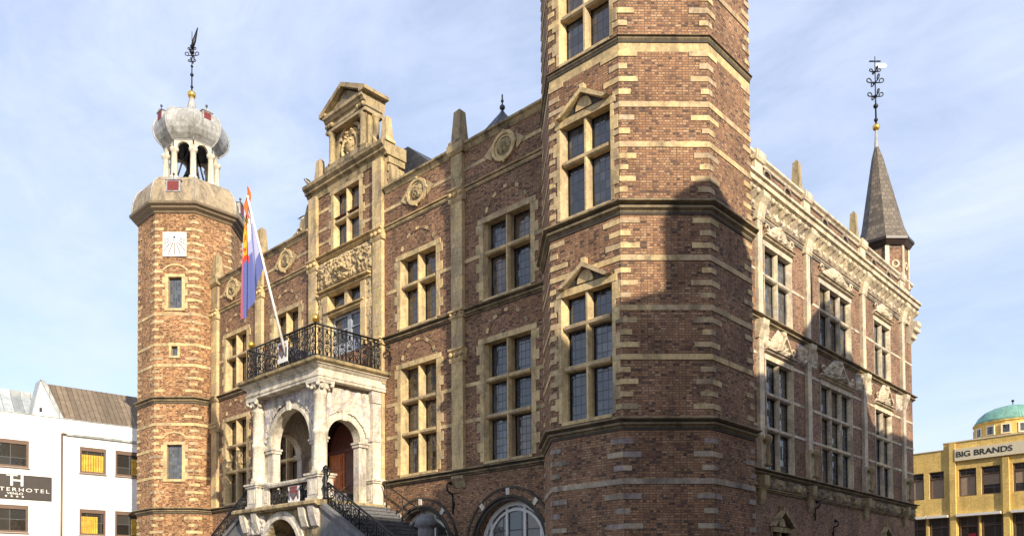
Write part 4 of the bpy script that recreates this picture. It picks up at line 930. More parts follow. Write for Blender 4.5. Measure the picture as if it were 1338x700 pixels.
# arcades
def arcade(fr, u0, u1, ac, r, zi, name, d=0., th=.4, zt=10.0, seed=5):
    mb = MB()
    for dd in (d, d - th): mb.wall(fr, u0, u1, zi, zt, [(ac - r, ac + r, zi - 1, zi, 'arch')], d=dd, reveal=th if dd == d else 0)
    for u, sg in ((ac - r, -1), (ac + r, 1)):
        a, b = (u - .38, u) if sg < 0 else (u, u + .38)
        a, b = max(a, u0), min(b, u1)
        if b - a > .05:
            blocks_col(mb, fr, a, b, d - th, d - .04, 5.28, zi - .2, .7); mb.box(fr, a - .05, b + .05, d - th - .04, d + .04, zi - .2, zi - .08); mb.box(fr, a - .09, b + .09, d - th - .07, d + .08, zi - .08, zi)
    N = 20
    for r0, r1, q in ((r, r + .12, .07), (r + .12, r + .24, .035)):
        for i in range(N):
            t0, t1 = PI * i / N, PI * (i + 1) / N
            mb.prism(fr, [(ac + r0 * math.cos(t0), zi + r0 * math.sin(t0)), (ac + r1 * math.cos(t0), zi + r1 * math.sin(t0)), (ac + r1 * math.cos(t1), zi + r1 * math.sin(t1)), (ac + r0 * math.cos(t1), zi + r0 * math.sin(t1))], d - .02, d + q, 0, 1.)
    mb.prism(fr, [(ac - .1, zi + r - .06), (ac + .1, zi + r - .06), (ac + .15, zi + r + .36), (ac - .15, zi + r + .36)], d, d + .14)
    tri = lambda a, b: max(0, ((a * (u1 - u0) / 2 + (u0 + u1) / 2 - ac) ** 2 + (b * (zt - zi) / 2 + (zt + zi) / 2 - zi) ** 2) ** .5 - r - .28)
    mb.relief(fr, u0 + .05, u1 - .05, zi + .2, zt - .08, .1, seed, 0, .05, lambda a, b: 1 if math.hypot(a * (u1 - u0 - .1) / 2 + (u0 + u1) / 2 - ac, (b + 1) / 2 * (zt - zi - .28) + .2) > r + .27 else 0, base=.012 + d, scale=.3)
    return mesh_obj(name, mb, STW, hall)
arcade(FRONT, px0 + .62, px1 - .62, -15.28, 1.45, 7.85, 'porch_arch', d=2.82)
arcade(Fr(px1 - .36, 0, 0), -2.75, -.05, -1.86, .8, 7.85, 'porch_arch', seed=8)
arcade(Fr(px0 + .38, 0, PI), .05, 2.75, 1.86, .8, 7.85, 'porch_arch', seed=9)
# entablature and balcony slab (three sides)
def p3(mb, prof, u0, u1, dmax, mat=0):
    """moulding running round the three free sides; prof (offset, z)"""
    n = len(prof); P = []
    for o_, z in prof:
        P += [FRONT(u0 - o_, 0, z), FRONT(u0 - o_, dmax + o_, z), FRONT(u1 + o_, dmax + o_, z), FRONT(u1 + o_, 0, z)]
    F = [(i * 4 + k, i * 4 + k + 1, ((i + 1) % n) * 4 + k + 1, ((i + 1) % n) * 4 + k) for i in range(n) for k in range(3)]
    mb.idx(P, F, mat, 1.)
mb = MB(); p3(mb, [(-.5, 10.0), (.02, 10.0), (.02, 10.1), (.05, 10.12), (.05, 10.2), (.0, 10.22), (.0, 10.42), (.06, 10.46), (.14, 10.54), (.2, 10.56), (.2, 10.6), (-.5, 10.6)], px0 - .02, px1 + .02, py)
mb.box(FRONT, px0 + .3, px1 - .3, 0, py - .3, 10.02, 10.06)
en = mesh_obj('entablature', mb, STW, hall)
mb = MB(); p3(mb, [(-.5, 10.6), (.24, 10.6), (.34, 10.66), (.36, 10.76), (.28, 10.8), (-.5, 10.82)], px0 - .02, px1 + .02, py); mb.box(FRONT, px0 + .2, px1 - .2, 0, py - .2, 10.62, 10.8)
mesh_obj('balcony_slab', mb, STD, hall)
# inner door
mb = MB(); N = 18; c = -15.45; r = 1.22
for i in range(N):
    t0, t1 = PI * i / N, PI * (i + 1) / N
    for r0, r1, dd in ((r, r + .22, .1),): mb.prism(FRONT, [(c + r0 * math.cos(t0), 8 + r0 * math.sin(t0)), (c + r1 * math.cos(t0), 8 + r1 * math.sin(t0)), (c + r1 * math.cos(t1), 8 + r1 * math.sin(t1)), (c + r0 * math.cos(t1), 8 + r0 * math.sin(t1))], -.3, dd)
blocks_col(mb, FRONT, c - r - .3, c - r, -.3, .12, 5.28, 8.0); blocks_col(mb, FRONT, c + r, c + r + .3, -.3, .12, 5.28, 8.0)
mesh_obj('door_surround', mb, M['wood_dark'], hall)
mb = MB(); mb.wall(FRONT, c - r, c + r, 5.28, 9.3, [], d=-.12)
for sg in (-1, 1):
    a, b = (c - r + .05, c - .03) if sg < 0 else (c + .03, c + r - .05)
    mt_ = 1 if sg < 0 else 0  # left leaf gets the painted sunlit tone
    mb.box(FRONT, a, b, -.12, -.04, 5.3, 7.85, mt_, 1.)
    for z0_, z1_ in ((5.45, 6.2), (6.35, 7.0), (7.12, 7.75)):
        mb.box(FRONT, a + .14, b - .14, -.05, -.01, z0_, z1_, mt_, 1.)
        mb.box(FRONT, a + .22, b - .22, -.01, .015, z0_ + .1, z1_ - .1, mt_, .8)
mb.box(FRONT, c - r, c + r, -.12, .0, 7.86, 8.02, 0, 1.)
dd_ = mesh_obj('entrance_door', mb, [M['wood'], M['wood_sunlit']], hall)
mb = MB(); mb.ball(FRONT(c + .12, .05, 6.3), .05); mesh_obj('handle', mb, M['gold'], dd_)
# iron scroll panels
def scroll(mb, fr, u, z, s, d, flip=1, r=.016, turns=1.6, ang=0):
    pts = []
    for i in range(18):
        q = i / 17; t = ang + flip * q * turns * 2 * PI; rad = s * (1 - .82 * q)
        pts.append(fr(u + rad * math.cos(t), d, z + rad * math.sin(t)))
    mb.tube(pts, r, 4)
def rail_panel(fr, u0, u1, z0, z1, d, parent, name='railing', pitch=.37, slope=0.):
    mb = MB(); L = u1 - u0; n = max(1, round(L / pitch)); s = L / n; zo = lambda u: slope * (u - u0)
    for z, r in ((z1, .045), (z1 - .12, .02), (z0 + .1, .028)): mb.tube([fr(u0, d, z + zo(u0)), fr(u1, d, z + zo(u1))], r, 6)
    H = z1 - z0 - .22
    for i in range(n + 1):
        u = u0 + i * s; mb.tube([fr(u, d, z0 + zo(u)), fr(u, d, z1 + zo(u))], .02 if i % 2 else .03, 4)
    for i in range(n):
        u = u0 + (i + .5) * s; zc = z0 + .1 + H / 2 + zo(u)
        scroll(mb, fr, u, zc + H * .25, s * .42, d, 1, .02, 1.5, -PI / 2); scroll(mb, fr, u, zc - H * .25, s * .42, d, -1, .02, 1.5, PI / 2)
        scroll(mb, fr, u, zc, s * .26, d, 1, .018, 1.2, 0)
        mb.ball(fr(u, d, zc), .045, 0, 6); mb.tube([fr(u - s * .45, d, zc - H * .08), fr(u, d, zc + H * .02), fr(u + s * .45, d, zc - H * .08)], .016, 4)
        mb.prism(fr, [(u - .06, zc + H * .42), (u, zc + H * .3), (u + .06, zc + H * .42), (u, zc + H * .5)], d - .012, d + .012)
        mb.prism(fr, [(u - .06, zc - H * .42), (u, zc - H * .3), (u + .06, zc - H * .42), (u, zc - H * .5)], d - .012, d + .012)
    return mesh_obj(name, mb, M['iron'], parent)
bf = py + .06
br_ = rail_panel(FRONT, px0 + .15, px1 - .1, 10.86, 12.15, bf, hall, 'balcony_railing')
rail_panel(Fr(px1 - .1, 0, 0), -bf, -.1, 10.86, 12.15, 0, hall, 'balcony_railing'); rail_panel(Fr(px0 + .15, 0, PI), .1, bf, 10.86, 12.15, 0, hall, 'balcony_railing')
for u, d in ((px0 + .45, bf), (px1 - .1, bf), (px1 - .1, .2)):
    mb = MB(); mb.ball(FRONT(u, d, 12.34), .17 if d > 1 else .05, 0, 16); mesh_obj('gilded_ball', mb, M['gold'], hall)
def arms(fr, uc, d, z0, z1, w, parent, seed):
    """small painted coat of arms board"""
    mb = MB(); mb.box(fr, uc - w / 2, uc + w / 2, d, d + .03, z0, z1, 0, 1.); o = mesh_obj('arms_panel', mb, M['white'], parent)
    mb = MB(); k = w * .3; zc = (z0 + z1) / 2
    mb.prism(fr, [(uc - k, zc + .2), (uc + k, zc + .2), (uc + k, zc - .02), (uc, zc - .26), (uc - k, zc - .02)], d + .03, d + .05)
    mb.prism(fr, [(uc - k * 1.1, zc + .22), (uc - k * 1.1, zc + .32), (uc + k * 1.1, zc + .32), (uc + k * 1.1, zc + .22)], d + .03, d + .05)
    s = mesh_obj('shield', mb, M['red'], o)
    mb = MB(); mb.prism(fr, [(uc - k * .8, zc + .04), (uc + k * .8, zc + .04), (uc + k * .6, zc - .06), (uc, zc - .2), (uc - k * .6, zc - .06)], d + .05, d + .06)
    for sg in (-1, 1): mb.relief(fr, uc + sg * k * 1.35 - .08, uc + sg * k * 1.35 + .08, zc - .25, zc + .2, .05, seed, 0, .03, base=d + .032, scale=.1)
    mesh_obj('charge', mb, M['stone_grey'], o)
arms(FRONT, -14.95, bf + .04, 11.05, 11.9, .72, br_, 4)
# lower balustrade between the pedestals
mb = MB(); mb.sweep(FRONT, [(2.75, 6.12), (3.12, 6.12), (3.16, 6.2), (3.16, 6.28), (2.75, 6.28)], -16.7, -13.42); mesh_obj('balustrade_rail', mb, STW, hall)
lr_ = rail_panel(FRONT, -16.6, -13.45, 5.3, 6.12, 2.95, hall, 'balustrade_grille', .4)
arms(FRONT, -14.75, 3.0, 5.36, 6.06, .8, lr_, 9)

# stairs either side of the porch
for sg, e in ((1, px1 + .1), (-1, px0 - .3)):
    mb = MB()
    for i in range(30):
        a, b = e + sg * i * .3, e + sg * (i + 1) * .3; z = 5.12 - i * .17
        if z < .1: break
        mb.box(FRONT, min(a, b), max(a, b), .05, 2.95, 0, z); mb.box(FRONT, min(a, b) - .03, max(a, b) + .03, .05, 2.95, z + .001, z + .05)
    st_ = mesh_obj('staircase', mb, M['stone_grey'], hall)
    L = 8.6; mb = MB()
    P = [(e, 0), (e + sg * L, 0), (e + sg * L, 5.1 - L * .567), (e, 5.1)]
    mb.prism(FRONT, P, 2.96, 3.28, 0, 1.)
    cp = MB(); cp.prism(FRONT, [(e - sg * .1, 5.1), (e + sg * L, 5.1 - L * .567), (e + sg * L, 5.28 - L * .567), (e - sg * .1, 5.3)], 2.88, 3.38)
    mesh_obj('stair_parapet', mb, M['stone_grey'], hall); mesh_obj('coping', cp, M['stone_grey'], st_)
    fr = FRONT
    if sg > 0:
        rail_panel(FRONT, e + .25, e + L, 5.3 - .3, 5.3 + .62, 3.1, hall, 'stair_railing', .5, -.567)
        mb = MB(); q0 = FRONT(e + .1, 3.1, 0)
        mb.tube([FRONT(e + .1, .25, 6.2), FRONT(e + L, .25, 6.2 - L * .567)], .03)
        for i in range(9): mb.tube([FRONT(e + .3 + i, .25, 6.08 - i * .567), FRONT(e + .3 + i, .25, 5.0 - i * .567)], .018)
        mesh_obj('stair_handrail', mb, M['iron'], hall)
        mb = MB(); mb.lathe(q0.x, q0.y, [(.1, 5.3), (.14, 5.36), (.06, 5.45), (.1, 5.7), (.15, 5.8), (.06, 5.95), (.11, 6.15), (.05, 6.3), (.12, 6.45), (.13, 6.52), (.03, 6.62)], 10, 0, 0, True)
        scroll(mb, FRONT, e + .26, 6.3, .2, 3.1, 1, .03); scroll(mb, FRONT, e + .3, 5.8, .18, 3.1, -1, .03)
        mesh_obj('stair_newel', mb, M['iron'], hall)
    else:
        rail_panel(FRONT, e - L, e - .05, 5.3 - L * .567 - .1, 6.2 - L * .567, 3.1, hall, 'stair_railing', .5, .567)
# capped stone pier at the stair foot
mb = MB(); u, d = px1 + 6.05, 3.15; c = FRONT(u, d, 0)
mb.lathe(c.x, c.y, [(.28, 0), (.28, 3.75), (.27, 3.8), (.33, 3.86), (.38, 3.92), (.38, 4.04), (.33, 4.1), (.26, 4.2), (.22, 4.26), (.04, 4.3)], 14, 0, 0, True); mesh_obj('newel_pier', mb, M['stone_grey'], hall)

# ------------------------------------------------------------------ flagpole, flag, pennant
mb = MB(); a = Vector((-14.75, -3.3, 11.0)); b = Vector((-14.95, -5.0, 17.3)); mb.tube([a, b], [.06, .04], 10); mb.ball(b, .07)
fp = mesh_obj('flagpole', mb, M['white'], None)
tag(fp, 'white pole leaning out from the balcony with a hanging red, yellow and blue flag', 'flagpole')
def flag_mat():
    m, n, l, bs_ = newmat('flag_cloth'); at = n.new('ShaderNodeAttribute'); at.attribute_name = 'fc'
    l.new(at.outputs['Color'], bs_.inputs['Base Color']); bs_.inputs['Roughness'].default_value = .8
    tr = n.new('ShaderNodeBsdfTranslucent'); l.new(at.outputs['Color'], tr.inputs[0]); mx_ = n.new('ShaderNodeMixShader'); mx_.inputs[0].default_value = .35
    l.new(bs_.outputs[0], mx_.inputs[1]); l.new(tr.outputs[0], mx_.inputs[2]); l.new(mx_.outputs[0], n['Material Output'].inputs[0]); return m
NU, NV = 26, 60
top = a.lerp(b, .97); low = a.lerp(b, .52)
P = []; colr = []
rgt = Vector((math.cos(yaw), math.sin(yaw), 0))
for j in range(NV + 1):
    v = j / NV
    for i in range(NU + 1):
        u = i / NU        # 0 free edge, 1 hoist (along the pole)
        hoist = top.lerp(low, v * .8)
        # free edge hangs from the top and falls nearly plumb
        free = top + Vector((-.32 - .2 * v, .12, -4.5 * v)) + rgt * (-.12 * min(1, v * 4))
        p = free.lerp(hoist, u)
        drop = (1 - u) * 0
        w = math.sin(u * 15 + v * 2.5) * .10 * (.25 + v) * (1 - u * .4)
        p = p + Vector((.5, -.85, 0)) * w + Vector((0, 0, -.5 * math.sin(PI * u) * v * v))
        P.append(p)
        vv = v + .05 * math.sin(u * 9)
        if vv < .17: c_ = (.85, .83, .82) if u > .3 else (.62, .05, .02)
        elif vv < .5:
            if u > .46: c_ = (.82, .82, .86) if vv < .36 else (.42, .43, .70)
            elif u > .38: c_ = (.62, .06, .03)
            else:
                c_ = (.85, .50, .03) if (math.sin(u * 38 + math.sin(vv * 50) * 2) + math.cos(vv * 62)) > -.55 else (.60, .08, .02)
        elif vv < .56 and u < .5: c_ = (.62, .06, .03)
        else: c_ = (.13, .16, .42) if (u < .62 or vv > .8) else (.46, .48, .72)
        if u < .06 and vv > .4: c_ = (.55, .12, .16)
        colr.append(c_)
F = [(j * (NU + 1) + i, j * (NU + 1) + i + 1, (j + 1) * (NU + 1) + i + 1, (j + 1) * (NU + 1) + i) for j in range(NV) for i in range(NU)]
mb = MB(); mb.idx(P, F, 0, 1., True); fl = mesh_obj('flag', mb, flag_mat(), fp)
ca = fl.data.color_attributes.new('fc', 'FLOAT_COLOR', 'POINT')
for i, c_ in enumerate(colr): ca.data[i].color = (*c_, 1)
mb = MB(); P = []
for j in range(13):
    v = j / 12
    for i in range(4): P.append(b + Vector((-.05 * math.sin(v * 5) - .02, .02, .45 - v * 1.3)) + rgt * ((i / 3 - .5) * (.05 + .16 * math.sin(PI * min(1, v * 1.1))) + .05 * math.sin(v * 7)) + Vector((0, .04 * math.sin(i * 2 + v * 6), 0)))
mb.idx(P, [(j * 4 + i, j * 4 + i + 1, (j + 1) * 4 + i + 1, (j + 1) * 4 + i) for j in range(12) for i in range(3)], 0, 1., True)
mesh_obj('pennant', mb, plain_mat('orange_pennant', (.75, .12, .02), .8), fp)

# ------------------------------------------------------------------ gulls
def gull(x, y, z, label, rot=0):
    mb = MB(); c, s = math.cos(rot), math.sin(rot); T = lambda a, b_, h: (x + a * c - b_ * s, y + a * s + b_ * c, z + h)
    mb.tube([T(-.3, 0, .17), T(-.2, 0, .17), T(-.05, 0, .19), T(.1, 0, .22), (T(.17, 0, .3)), T(.2, 0, .36), T(.27, 0, .36), T(.34, 0, .34)], [.02, .05, .09, .09, .055, .055, .04, .008], 10)
    for q in (-.03, .03): mb.tube([T(.02, q, .15), T(.02, q, 0)], .01, 5)
    o = mesh_obj('gull', mb, M['white']); tag(o, label, 'bird', 'gulls on the town hall roof')
    mb = MB()
    for q in (-1, 1): mb.tube([T(-.36, q * .04, .19), T(-.15, q * .075, .22), T(.05, q * .085, .25), T(.1, q * .06, .25)], [.01, .035, .045, .015], 6)
    mesh_obj('wing', mb, M['iron_grey'], o)
gull(-18.98, .3, 19.36, 'white gull perched on the parapet scroll left of the gable', .4)
gull(-17.98, -.2, 21.2 - .66, 'small grey gull perched on the gable cornice left end', 2.2)

# ------------------------------------------------------------------ hotel (white, left)
SF = 1.15
ha = yaw - R(48.8)
hd = Vector((-math.sin(ha), math.cos(ha), 0))
HF = Fr(-43.1, -6.01, math.atan2(hd.y, hd.x) - PI / 2)
Z = lambda z: z * SF - .24
U = lambda u: u * SF
hot = empty('hotel_building', tuple(HF(4, -5, 0))); tag(hot, 'white plastered hotel with brown framed windows and dark sign left of the bell tower', 'hotel')
hw_ = []
for r_ in (8.72, 5.14, 1.6):
    hw_ += [(U(-4.6), U(-2.4), Z(r_), Z(r_ + 1.5)), (U(-1.0), U(1.42), Z(r_), Z(r_ + 1.5)), (U(4.02), U(5.45), Z(r_), Z(r_ + 1.5)), (U(5.96), U(7.5), Z(r_), Z(r_ + 1.5)), (U(9.5), U(11), Z(r_), Z(r_ + 1.5))]
mb = MB(); h1 = [h for h in hw_ if h[2] > Z(8)]; h2 = [h for h in hw_ if Z(5) < h[2] < Z(8)]; h3 = [h for h in hw_ if h[2] < Z(3)]
u0, u1 = U(-12), U(13)
mb.wall(HF, u0, u1, 0, Z(4), h3, reveal=.18); mb.wall(HF, u0, u1, Z(4), Z(7.5), h2, reveal=.18); mb.wall(HF, u0, u1, Z(7.5), Z(11.68), h1, reveal=.18)
mb.box(HF, u0, u1, -10, -.45, 0, Z(11.5)); mb.box(HF, u0, u1, -.4, -.02, Z(11.5), Z(11.68) + .01)
hwall = mesh_obj('wall', mb, M['plaster'], hot)
mb = MB(); mb.box(HF, u0, u1, -.42, .05, Z(11.68) + .012, Z(11.68) + .06); mesh_obj('coping', mb, M['zinc'], hwall)
for k, (a, b, z0, z1) in enumerate(hw_):
    mb = MB(); f = .13
    mb.box(HF, a + .002, a + f, -.16, -.03, z0 + .002, z1 - .002, 0, 1.); mb.box(HF, b - f, b - .002, -.16, -.03, z0 + .002, z1 - .002, 0, 1.); mb.box(HF, a + f, b - f, -.16, -.031, z0 + .002, z0 + f, 0, 1.); mb.box(HF, a + f, b - f, -.16, -.031, z1 - f * 1.9, z1 - .002, 0, 1.15)
    o = mesh_obj('window', mb, M['frame_brown'], hot)
    mb = MB(); mb.box(HF, a - .05, b + .05, -.1, .07, z0 - .09, z0 - .02, 0, 1.); mesh_obj('sill', mb, M['frame_brown'], o)
    mb = MB(); mb.face([HF(a + f, -.12, z0 + f), HF(b - f, -.12, z0 + f), HF(b - f, -.12, z1 - f), HF(a + f, -.12, z1 - f)]); mesh_obj('pane', mb, M['glass_plain'], o)
    col_ = k % 5
    if col_ in (2, 3):   # drawn yellow curtain just behind the pane
        x0, x1 = (a + f, b - f - (.0 if k < 5 else .35)) if col_ == 2 else (a + f + (b - a) * .55, b - f)
        mb = MB(); n = 26
        pts = [(x0 + (x1 - x0) * i / n, -.113 + .012 * math.sin(i * 2.1)) for i in range(n + 1)]
        for (p, d1), (q, d2) in zip(pts, pts[1:]): mb.face([HF(p, d1, z0 + f), HF(q, d2, z0 + f), HF(q, d2, z1 - .48), HF(p, d1, z1 - .48)], 0, 1., True)
        mesh_obj('curtain', mb, M['curtain'], o)
mb = MB(); mb.tube([HF(U(3.06), .09, 0), HF(U(3.06), .09, Z(10.85))], .07); mb.tube([HF(U(3.06), .09, Z(10.83)), HF(U(3.35), .09, Z(10.83))], .07); mesh_obj('drainpipe', mb, M['frame_brown'], hot)
mb = MB(); mb.box(HF, U(3.28), U(9), -.02, .16, Z(10.76), Z(10.88)); mesh_obj('gutter', mb, M['zinc'], hot)
mb = MB(); mb.box(HF, U(-4.2), U(2.55), 0, .12, Z(6.98), Z(8.3), 0, 1.); sgn_ = mesh_obj('sign', mb, M['sign_dark'], hot)
tm = M['white']
letters('THEATERHOTEL', HF, U(-1.3), U(2.43), Z(7.38), .2 * SF, .125, 'lettering', tm, sgn_, .01, .004, 1.35)
letters('H', HF, U(.5), U(1.13), Z(7.68), .6 * SF, .125, 'monogram', tm, sgn_)
letters('T', HF, U(.3), U(.85), Z(7.98), .28 * SF, .128, 'monogram', tm, sgn_)
letters('VENLO', HF, U(.33), U(1.12), Z(7.2), .12 * SF, .125, 'lettering', tm, sgn_)
mb = MB()
for i in range(4):
    c_ = U(.3 + .27 * i); mb.prism(HF, [(c_ + (.085 if j % 2 == 0 else .035) * math.cos(PI / 2 + j * PI / 5), Z(7.1) + (.085 if j % 2 == 0 else .035) * math.sin(PI / 2 + j * PI / 5)) for j in range(10)], .12, .135, 0, 1.)
mesh_obj('star', mb, tm, sgn_)
# roofs behind the parapet (ridge parallel to the wall)
off = -1.0
mb = MB(); e0, e1 = U(3.0), U(14)
def slope_roof(mb, ua, ub, zb, zt, run):
    mb.face([HF(ua, -1, zb), HF(ub, -1, zb), HF(ub, -1 - run, zt), HF(ua, -1 - run, zt)]); mb.face([HF(ua, -1 - 2 * run, zb), HF(ub, -1 - 2 * run, zb), HF(ub, -1 - run, zt), HF(ua, -1 - run, zt)])
slope_roof(mb, U(3.2), U(14), Z(11.3), Z(14.5), 3.6); mesh_obj('tiled_roof', mb, M['tile'], hot)
mb = MB(); slope_roof(mb, U(-12), U(2.2), Z(11.3), Z(13.4), 2.6); mb.box(HF, U(-12), U(2.2), -3.9, -3.5, Z(13.0), Z(13.62)); mesh_obj('metal_roof', mb, M['zinc'], hot)
gf = Fr(*HF(U(3.9), -1.05, 0)[:2], math.atan2(HF.n.y, HF.n.x))
GF = Fr(*HF(0, 0, 0)[:2], math.atan2(HF.n.y, HF.n.x))
mb = MB(); mb.prism(GF, [(U(1.72), Z(11.4)), (U(3.35), Z(11.4)), (U(2.17), Z(13.85)), (U(2.12), Z(13.85))], -2.3, -1.0, 0, 1.); gw = mesh_obj('gable_wall', mb, M['plaster'], hot)
mb = MB(); mb.prism(GF, [(U(3.36), Z(11.4)), (U(3.6), Z(11.4)), (U(2.4), Z(13.9)), (U(2.15), Z(13.95))], -2.3, -.95, 0, 1.); mb.prism(GF, [(U(1.62), Z(11.4)), (U(1.72), Z(11.4)), (U(2.14), Z(13.85)), (U(2.14), Z(13.95))], -2.3, -.95, 0, 1.); mesh_obj('gable_coping', mb, M['zinc'], gw)
mb = MB(); mb.box(GF, U(2.1), U(2.25), -1.1, -.96, Z(12.1), Z(12.35)); mesh_obj('vent', mb, M['black'], gw)

# ------------------------------------------------------------------ yellow shop building (right)
YF = Fr(-2.4, 46.32, -1.6969)
shop = empty('shop_building', tuple(YF(2, -6, 0))); tag(shop, 'yellow brick shop building with cream fascia reading BIG BRANDS and green copper dome', 'shop')
WX = [(-4.2, -2.85), (-2.46, -1.2), (-.4, .82), (1.14, 2.4), (3.18, 4.4), (4.75, 6.0), (6.8, 8.0)]
mb = MB(); up_ = [(a, b, 8.6, 10.63) for a, b in WX]; lw_ = [(a - .1, b + .1, 4.4, 7.1) for a, b in WX]
mb.wall(YF, -9, -1.4, 7.6, 12.17, up_[:2], reveal=.25); mb.wall(YF, -1.4, 12, 7.6, 12.65, up_[2:], reveal=.25); mb.wall(YF, -9, 12, 0, 7.6, lw_, reveal=.3)
mb.face([YF(-9, 0, 0), YF(-9, -12, 0), YF(-9, -12, 12.1), YF(-9, 0, 12.1)]); mb.box(YF, -9, -1.4, -12, -.3, 11.5, 12.16, 0, 1.); mb.box(YF, -1.4, 12, -12, -.3, 11.5, 12.64, 0, 1.)
for u in (-.75, 2.78, 6.4): mb.box(YF, u - .2, u + .2, -.02, .16, 0, 12.6 if u < 0 else 11.1, 0, 1.)
ysw = mesh_obj('wall', mb, M['yellow_brick'], shop)
mb = MB(); mb.box(YF, -9, -1.4, -.3, .06, 12.17, 12.24); mb.box(YF, -1.42, 12, -.3, .06, 12.65, 12.73); mesh_obj('coping', mb, M['sign_cream'], ysw)
for i, (a, b) in enumerate(WX):
    mb = MB(); z0, z1 = 8.6, 10.63
    for q in ((a, a + .08, z0, z1), (b - .08, b, z0, z1), (a + .08, b - .08, z0, z0 + .08), (a + .08, b - .08, z1 - .08, z1), (a + .08, b - .08, z1 - .55, z1 - .46)): mb.box(YF, q[0], q[1], -.2, -.1, q[2] + .002, q[3] - .002, 0, 1.)
    o = mesh_obj('window', mb, M['frame_brown'], shop)
    mb = MB(); mb.face([YF(a, -.19, z0), YF(b, -.19, z0), YF(b, -.19, z1), YF(a, -.19, z1)]); mesh_obj('pane', mb, M['glass_plain'], o)
    zb = z0 + (.08 if i in (0, 1, 2) else .62 + .1 * (i % 2)); mb = MB(); mb.box(YF, a + .12, b - .12, -.185, -.17, zb, z1 - .56, 0, 1.); mesh_obj('blind', mb, M['blind'], o)
    mb = MB()
    for q in ((a - .02, a + .06, 4.4, 7.1), (b - .06, b + .02, 4.4, 7.1), (a + .06, b - .06, 6.35, 6.43), (a + .06, b - .06, 5.2, 5.28)): mb.box(YF, q[0], q[1], -.25, -.14, q[2] + .002, q[3] - .002, 0, 1.)
    o = mesh_obj('shop_window', mb, M['frame_brown'], shop)
    mb = MB(); mb.face([YF(a - .1, -.22, 4.4), YF(b + .1, -.22, 4.4), YF(b + .1, -.22, 7.1), YF(a - .1, -.22, 7.1)]); mesh_obj('pane', mb, M['glass_plain'], o)
    if i == 2: mb = MB(); mb.box(YF, a + .55, b - .15, -.21, -.19, 5.3, 5.85, 0, 1.); mesh_obj('poster', mb, plain_mat('red_poster', (.45, .03, .04)), o)
for a, b in ((-4.6, -2.7), (-2.6, -1.1), (-.5, 2.45), (3.1, 6.2)):
    mb = MB(); mb.prism(YF, [(a, 7.12), (b, 7.12), (b, 7.3), (a, 7.3)], .0, .32, 0, 1.); mesh_obj('awning_box', mb, M['white'], shop)
mb = MB(); mb.box(YF, -.54, 9.5, .0, .2, 11.24, 12.12, 0, 1.); fas = mesh_obj('fascia', mb, M['sign_cream'], shop)
letters('BIG BRANDS', YF, -.42, 3.27, 11.5, .42, .205, 'lettering', M['black'], fas, .012, .014)
# domed rotunda on its roof
mb = MB(); dcx, dcy = -2.43, 62.97; dr0 = 3.0
mb = MB(); mb.lathe(dcx, dcy, [(dr0, 12.0), (dr0, 16.25), (dr0 + .12, 16.3), (dr0 + .12, 16.4)], 24, 0); ro = mesh_obj('rotunda', mb, M['yellow_brick'], shop)
mb = MB(); mb.lathe(dcx, dcy, [(dr0 + .12, 16.38), (dr0 * .98, 16.65), (dr0 * .9, 17.05), (dr0 * .75, 17.45), (dr0 * .5, 17.8), (dr0 * .22, 18.0), (.05, 18.05)], 32, 0, 0, True); dmo = mesh_obj('dome', mb, M['copper'], ro)
mb = MB(); mb.tube([(dcx, dcy, 18.0), (dcx, dcy, 18.5)], .04); mb.ball((dcx, dcy, 18.45), .12); mesh_obj('finial', mb, M['iron'], dmo)
for k in range(15):
    t = k * 2 * PI / 15 + .12; fr = Fr(dcx + (dr0 - .02) * math.cos(t), dcy + (dr0 - .02) * math.sin(t), t)
    mb = MB(); w = .26
    for q in ((-w - .12, -w, 15.15, 16.02), (w, w + .12, 15.15, 16.02), (-w, w, 15.15, 15.25), (-w, w, 15.92, 16.02)): mb.box(fr, q[0], q[1], -.02, .08, q[2], q[3], 0, 1.)
    o = mesh_obj('window', mb, M['sign_cream'], ro); mb = MB(); mb.box(fr, -w, w, -.02, .03, 15.25, 15.92); mb.box(fr, -.02, .02, .03, .05, 15.25, 15.92); mesh_obj('pane', mb, M['glass_plain'], o)

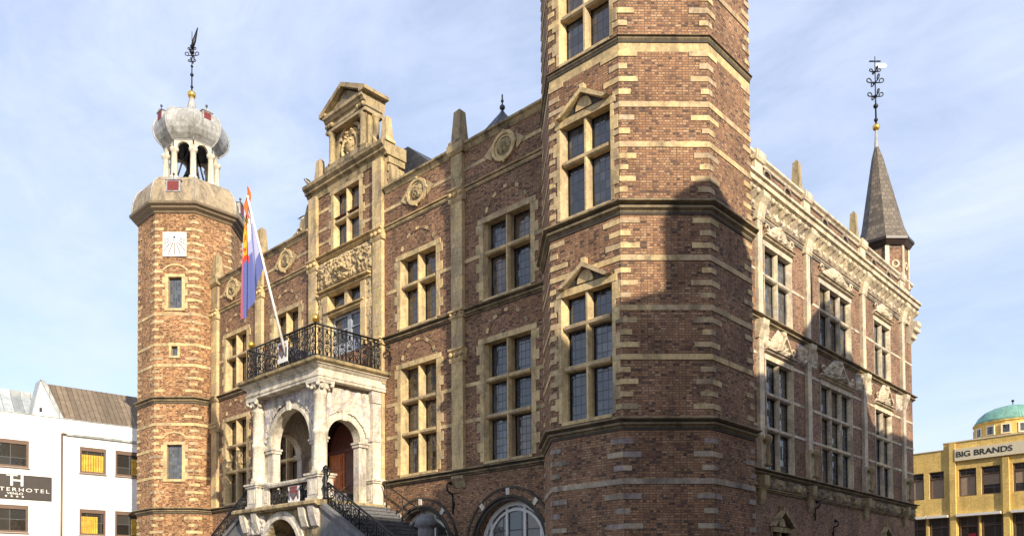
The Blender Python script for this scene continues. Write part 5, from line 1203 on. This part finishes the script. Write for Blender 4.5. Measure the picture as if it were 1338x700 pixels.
# ------------------------------------------------------------------ houses across the square (outside the frame; they shade the lower walls)
KX = 20.0
def town_house(y0, y1, prof, label, mat, shape=None):
    """street front at x = KX facing -X; prof = (y, z) roofline from south to north"""
    fr = Fr(KX, 0, PI)     # u = -y
    mb = MB(); pts = [(-y0, 0)] + [(-y, z) for y, z in prof] + [(-y1, 0)]
    mb.prism(fr, pts, -7, 0, 0, 1.)
    o = empty('town_house', (KX + 4, (y0 + y1) / 2, 0)); tag(o, label, 'house', 'houses opposite the town hall'); mesh_obj('wall', mb, mat, o)
    n = max(1, int((y1 - y0) / 2.2)); s = (y1 - y0) / n
    for f in range(4):
        for i in range(n):
            c = -(y0 + (i + .5) * s); z0 = 1.0 + f * 3.8
            mb = MB(); mb.box(fr, c - .6, c + .6, 0, .05, z0, z0 + 2.1, 0, 1.); w_ = mesh_obj('window', mb, M['white'], o); mb = MB(); mb.box(fr, c - .5, c + .5, .05, .06, z0 + .1, z0 + 2.0, 0, 1.); mesh_obj('pane', mb, M['glass_plain'], w_)
town_house(-30, -11.6, [(-30, 18.2), (-11.6, 18.2)], 'long flat roofed brick house opposite the corner tower', M['brick_far'])
town_house(-11.5, -9.15, [(-11.5, 18.6), (-11.3, 17.75), (-9.15, 17.65)], 'very narrow white house opposite the town hall', M['plaster'])
town_house(-9.1, -5.75, [(-9.1, 19.6), (-8.8, 20.15), (-8.2, 20.35), (-7.3, 20.3), (-6.6, 19.9), (-6.0, 19.4), (-5.75, 18.8)], 'narrow house with round topped gable opposite the town hall', M['brick_far'])
town_house(-5.7, .6, [(-5.7, 18.75), (.6, 18.75)], 'flat fronted plaster house beside the round gable', M['plaster'])
town_house(.65, 13.2, [(.65, 18.8), (1.3, 18.85), (4.0, 20.4), (4.7, 21.3), (5.4, 22.0), (7.5, 23.6), (8.5, 23.6), (11.1, 20.9), (11.9, 19.8), (13.2, 18.7)], 'wide brick house with tall pointed gable', M['brick_far'])
town_house(13.25, 34, [(13.25, 18.7), (34, 18.7)], 'long plaster house at the far end of the row', M['plaster'])
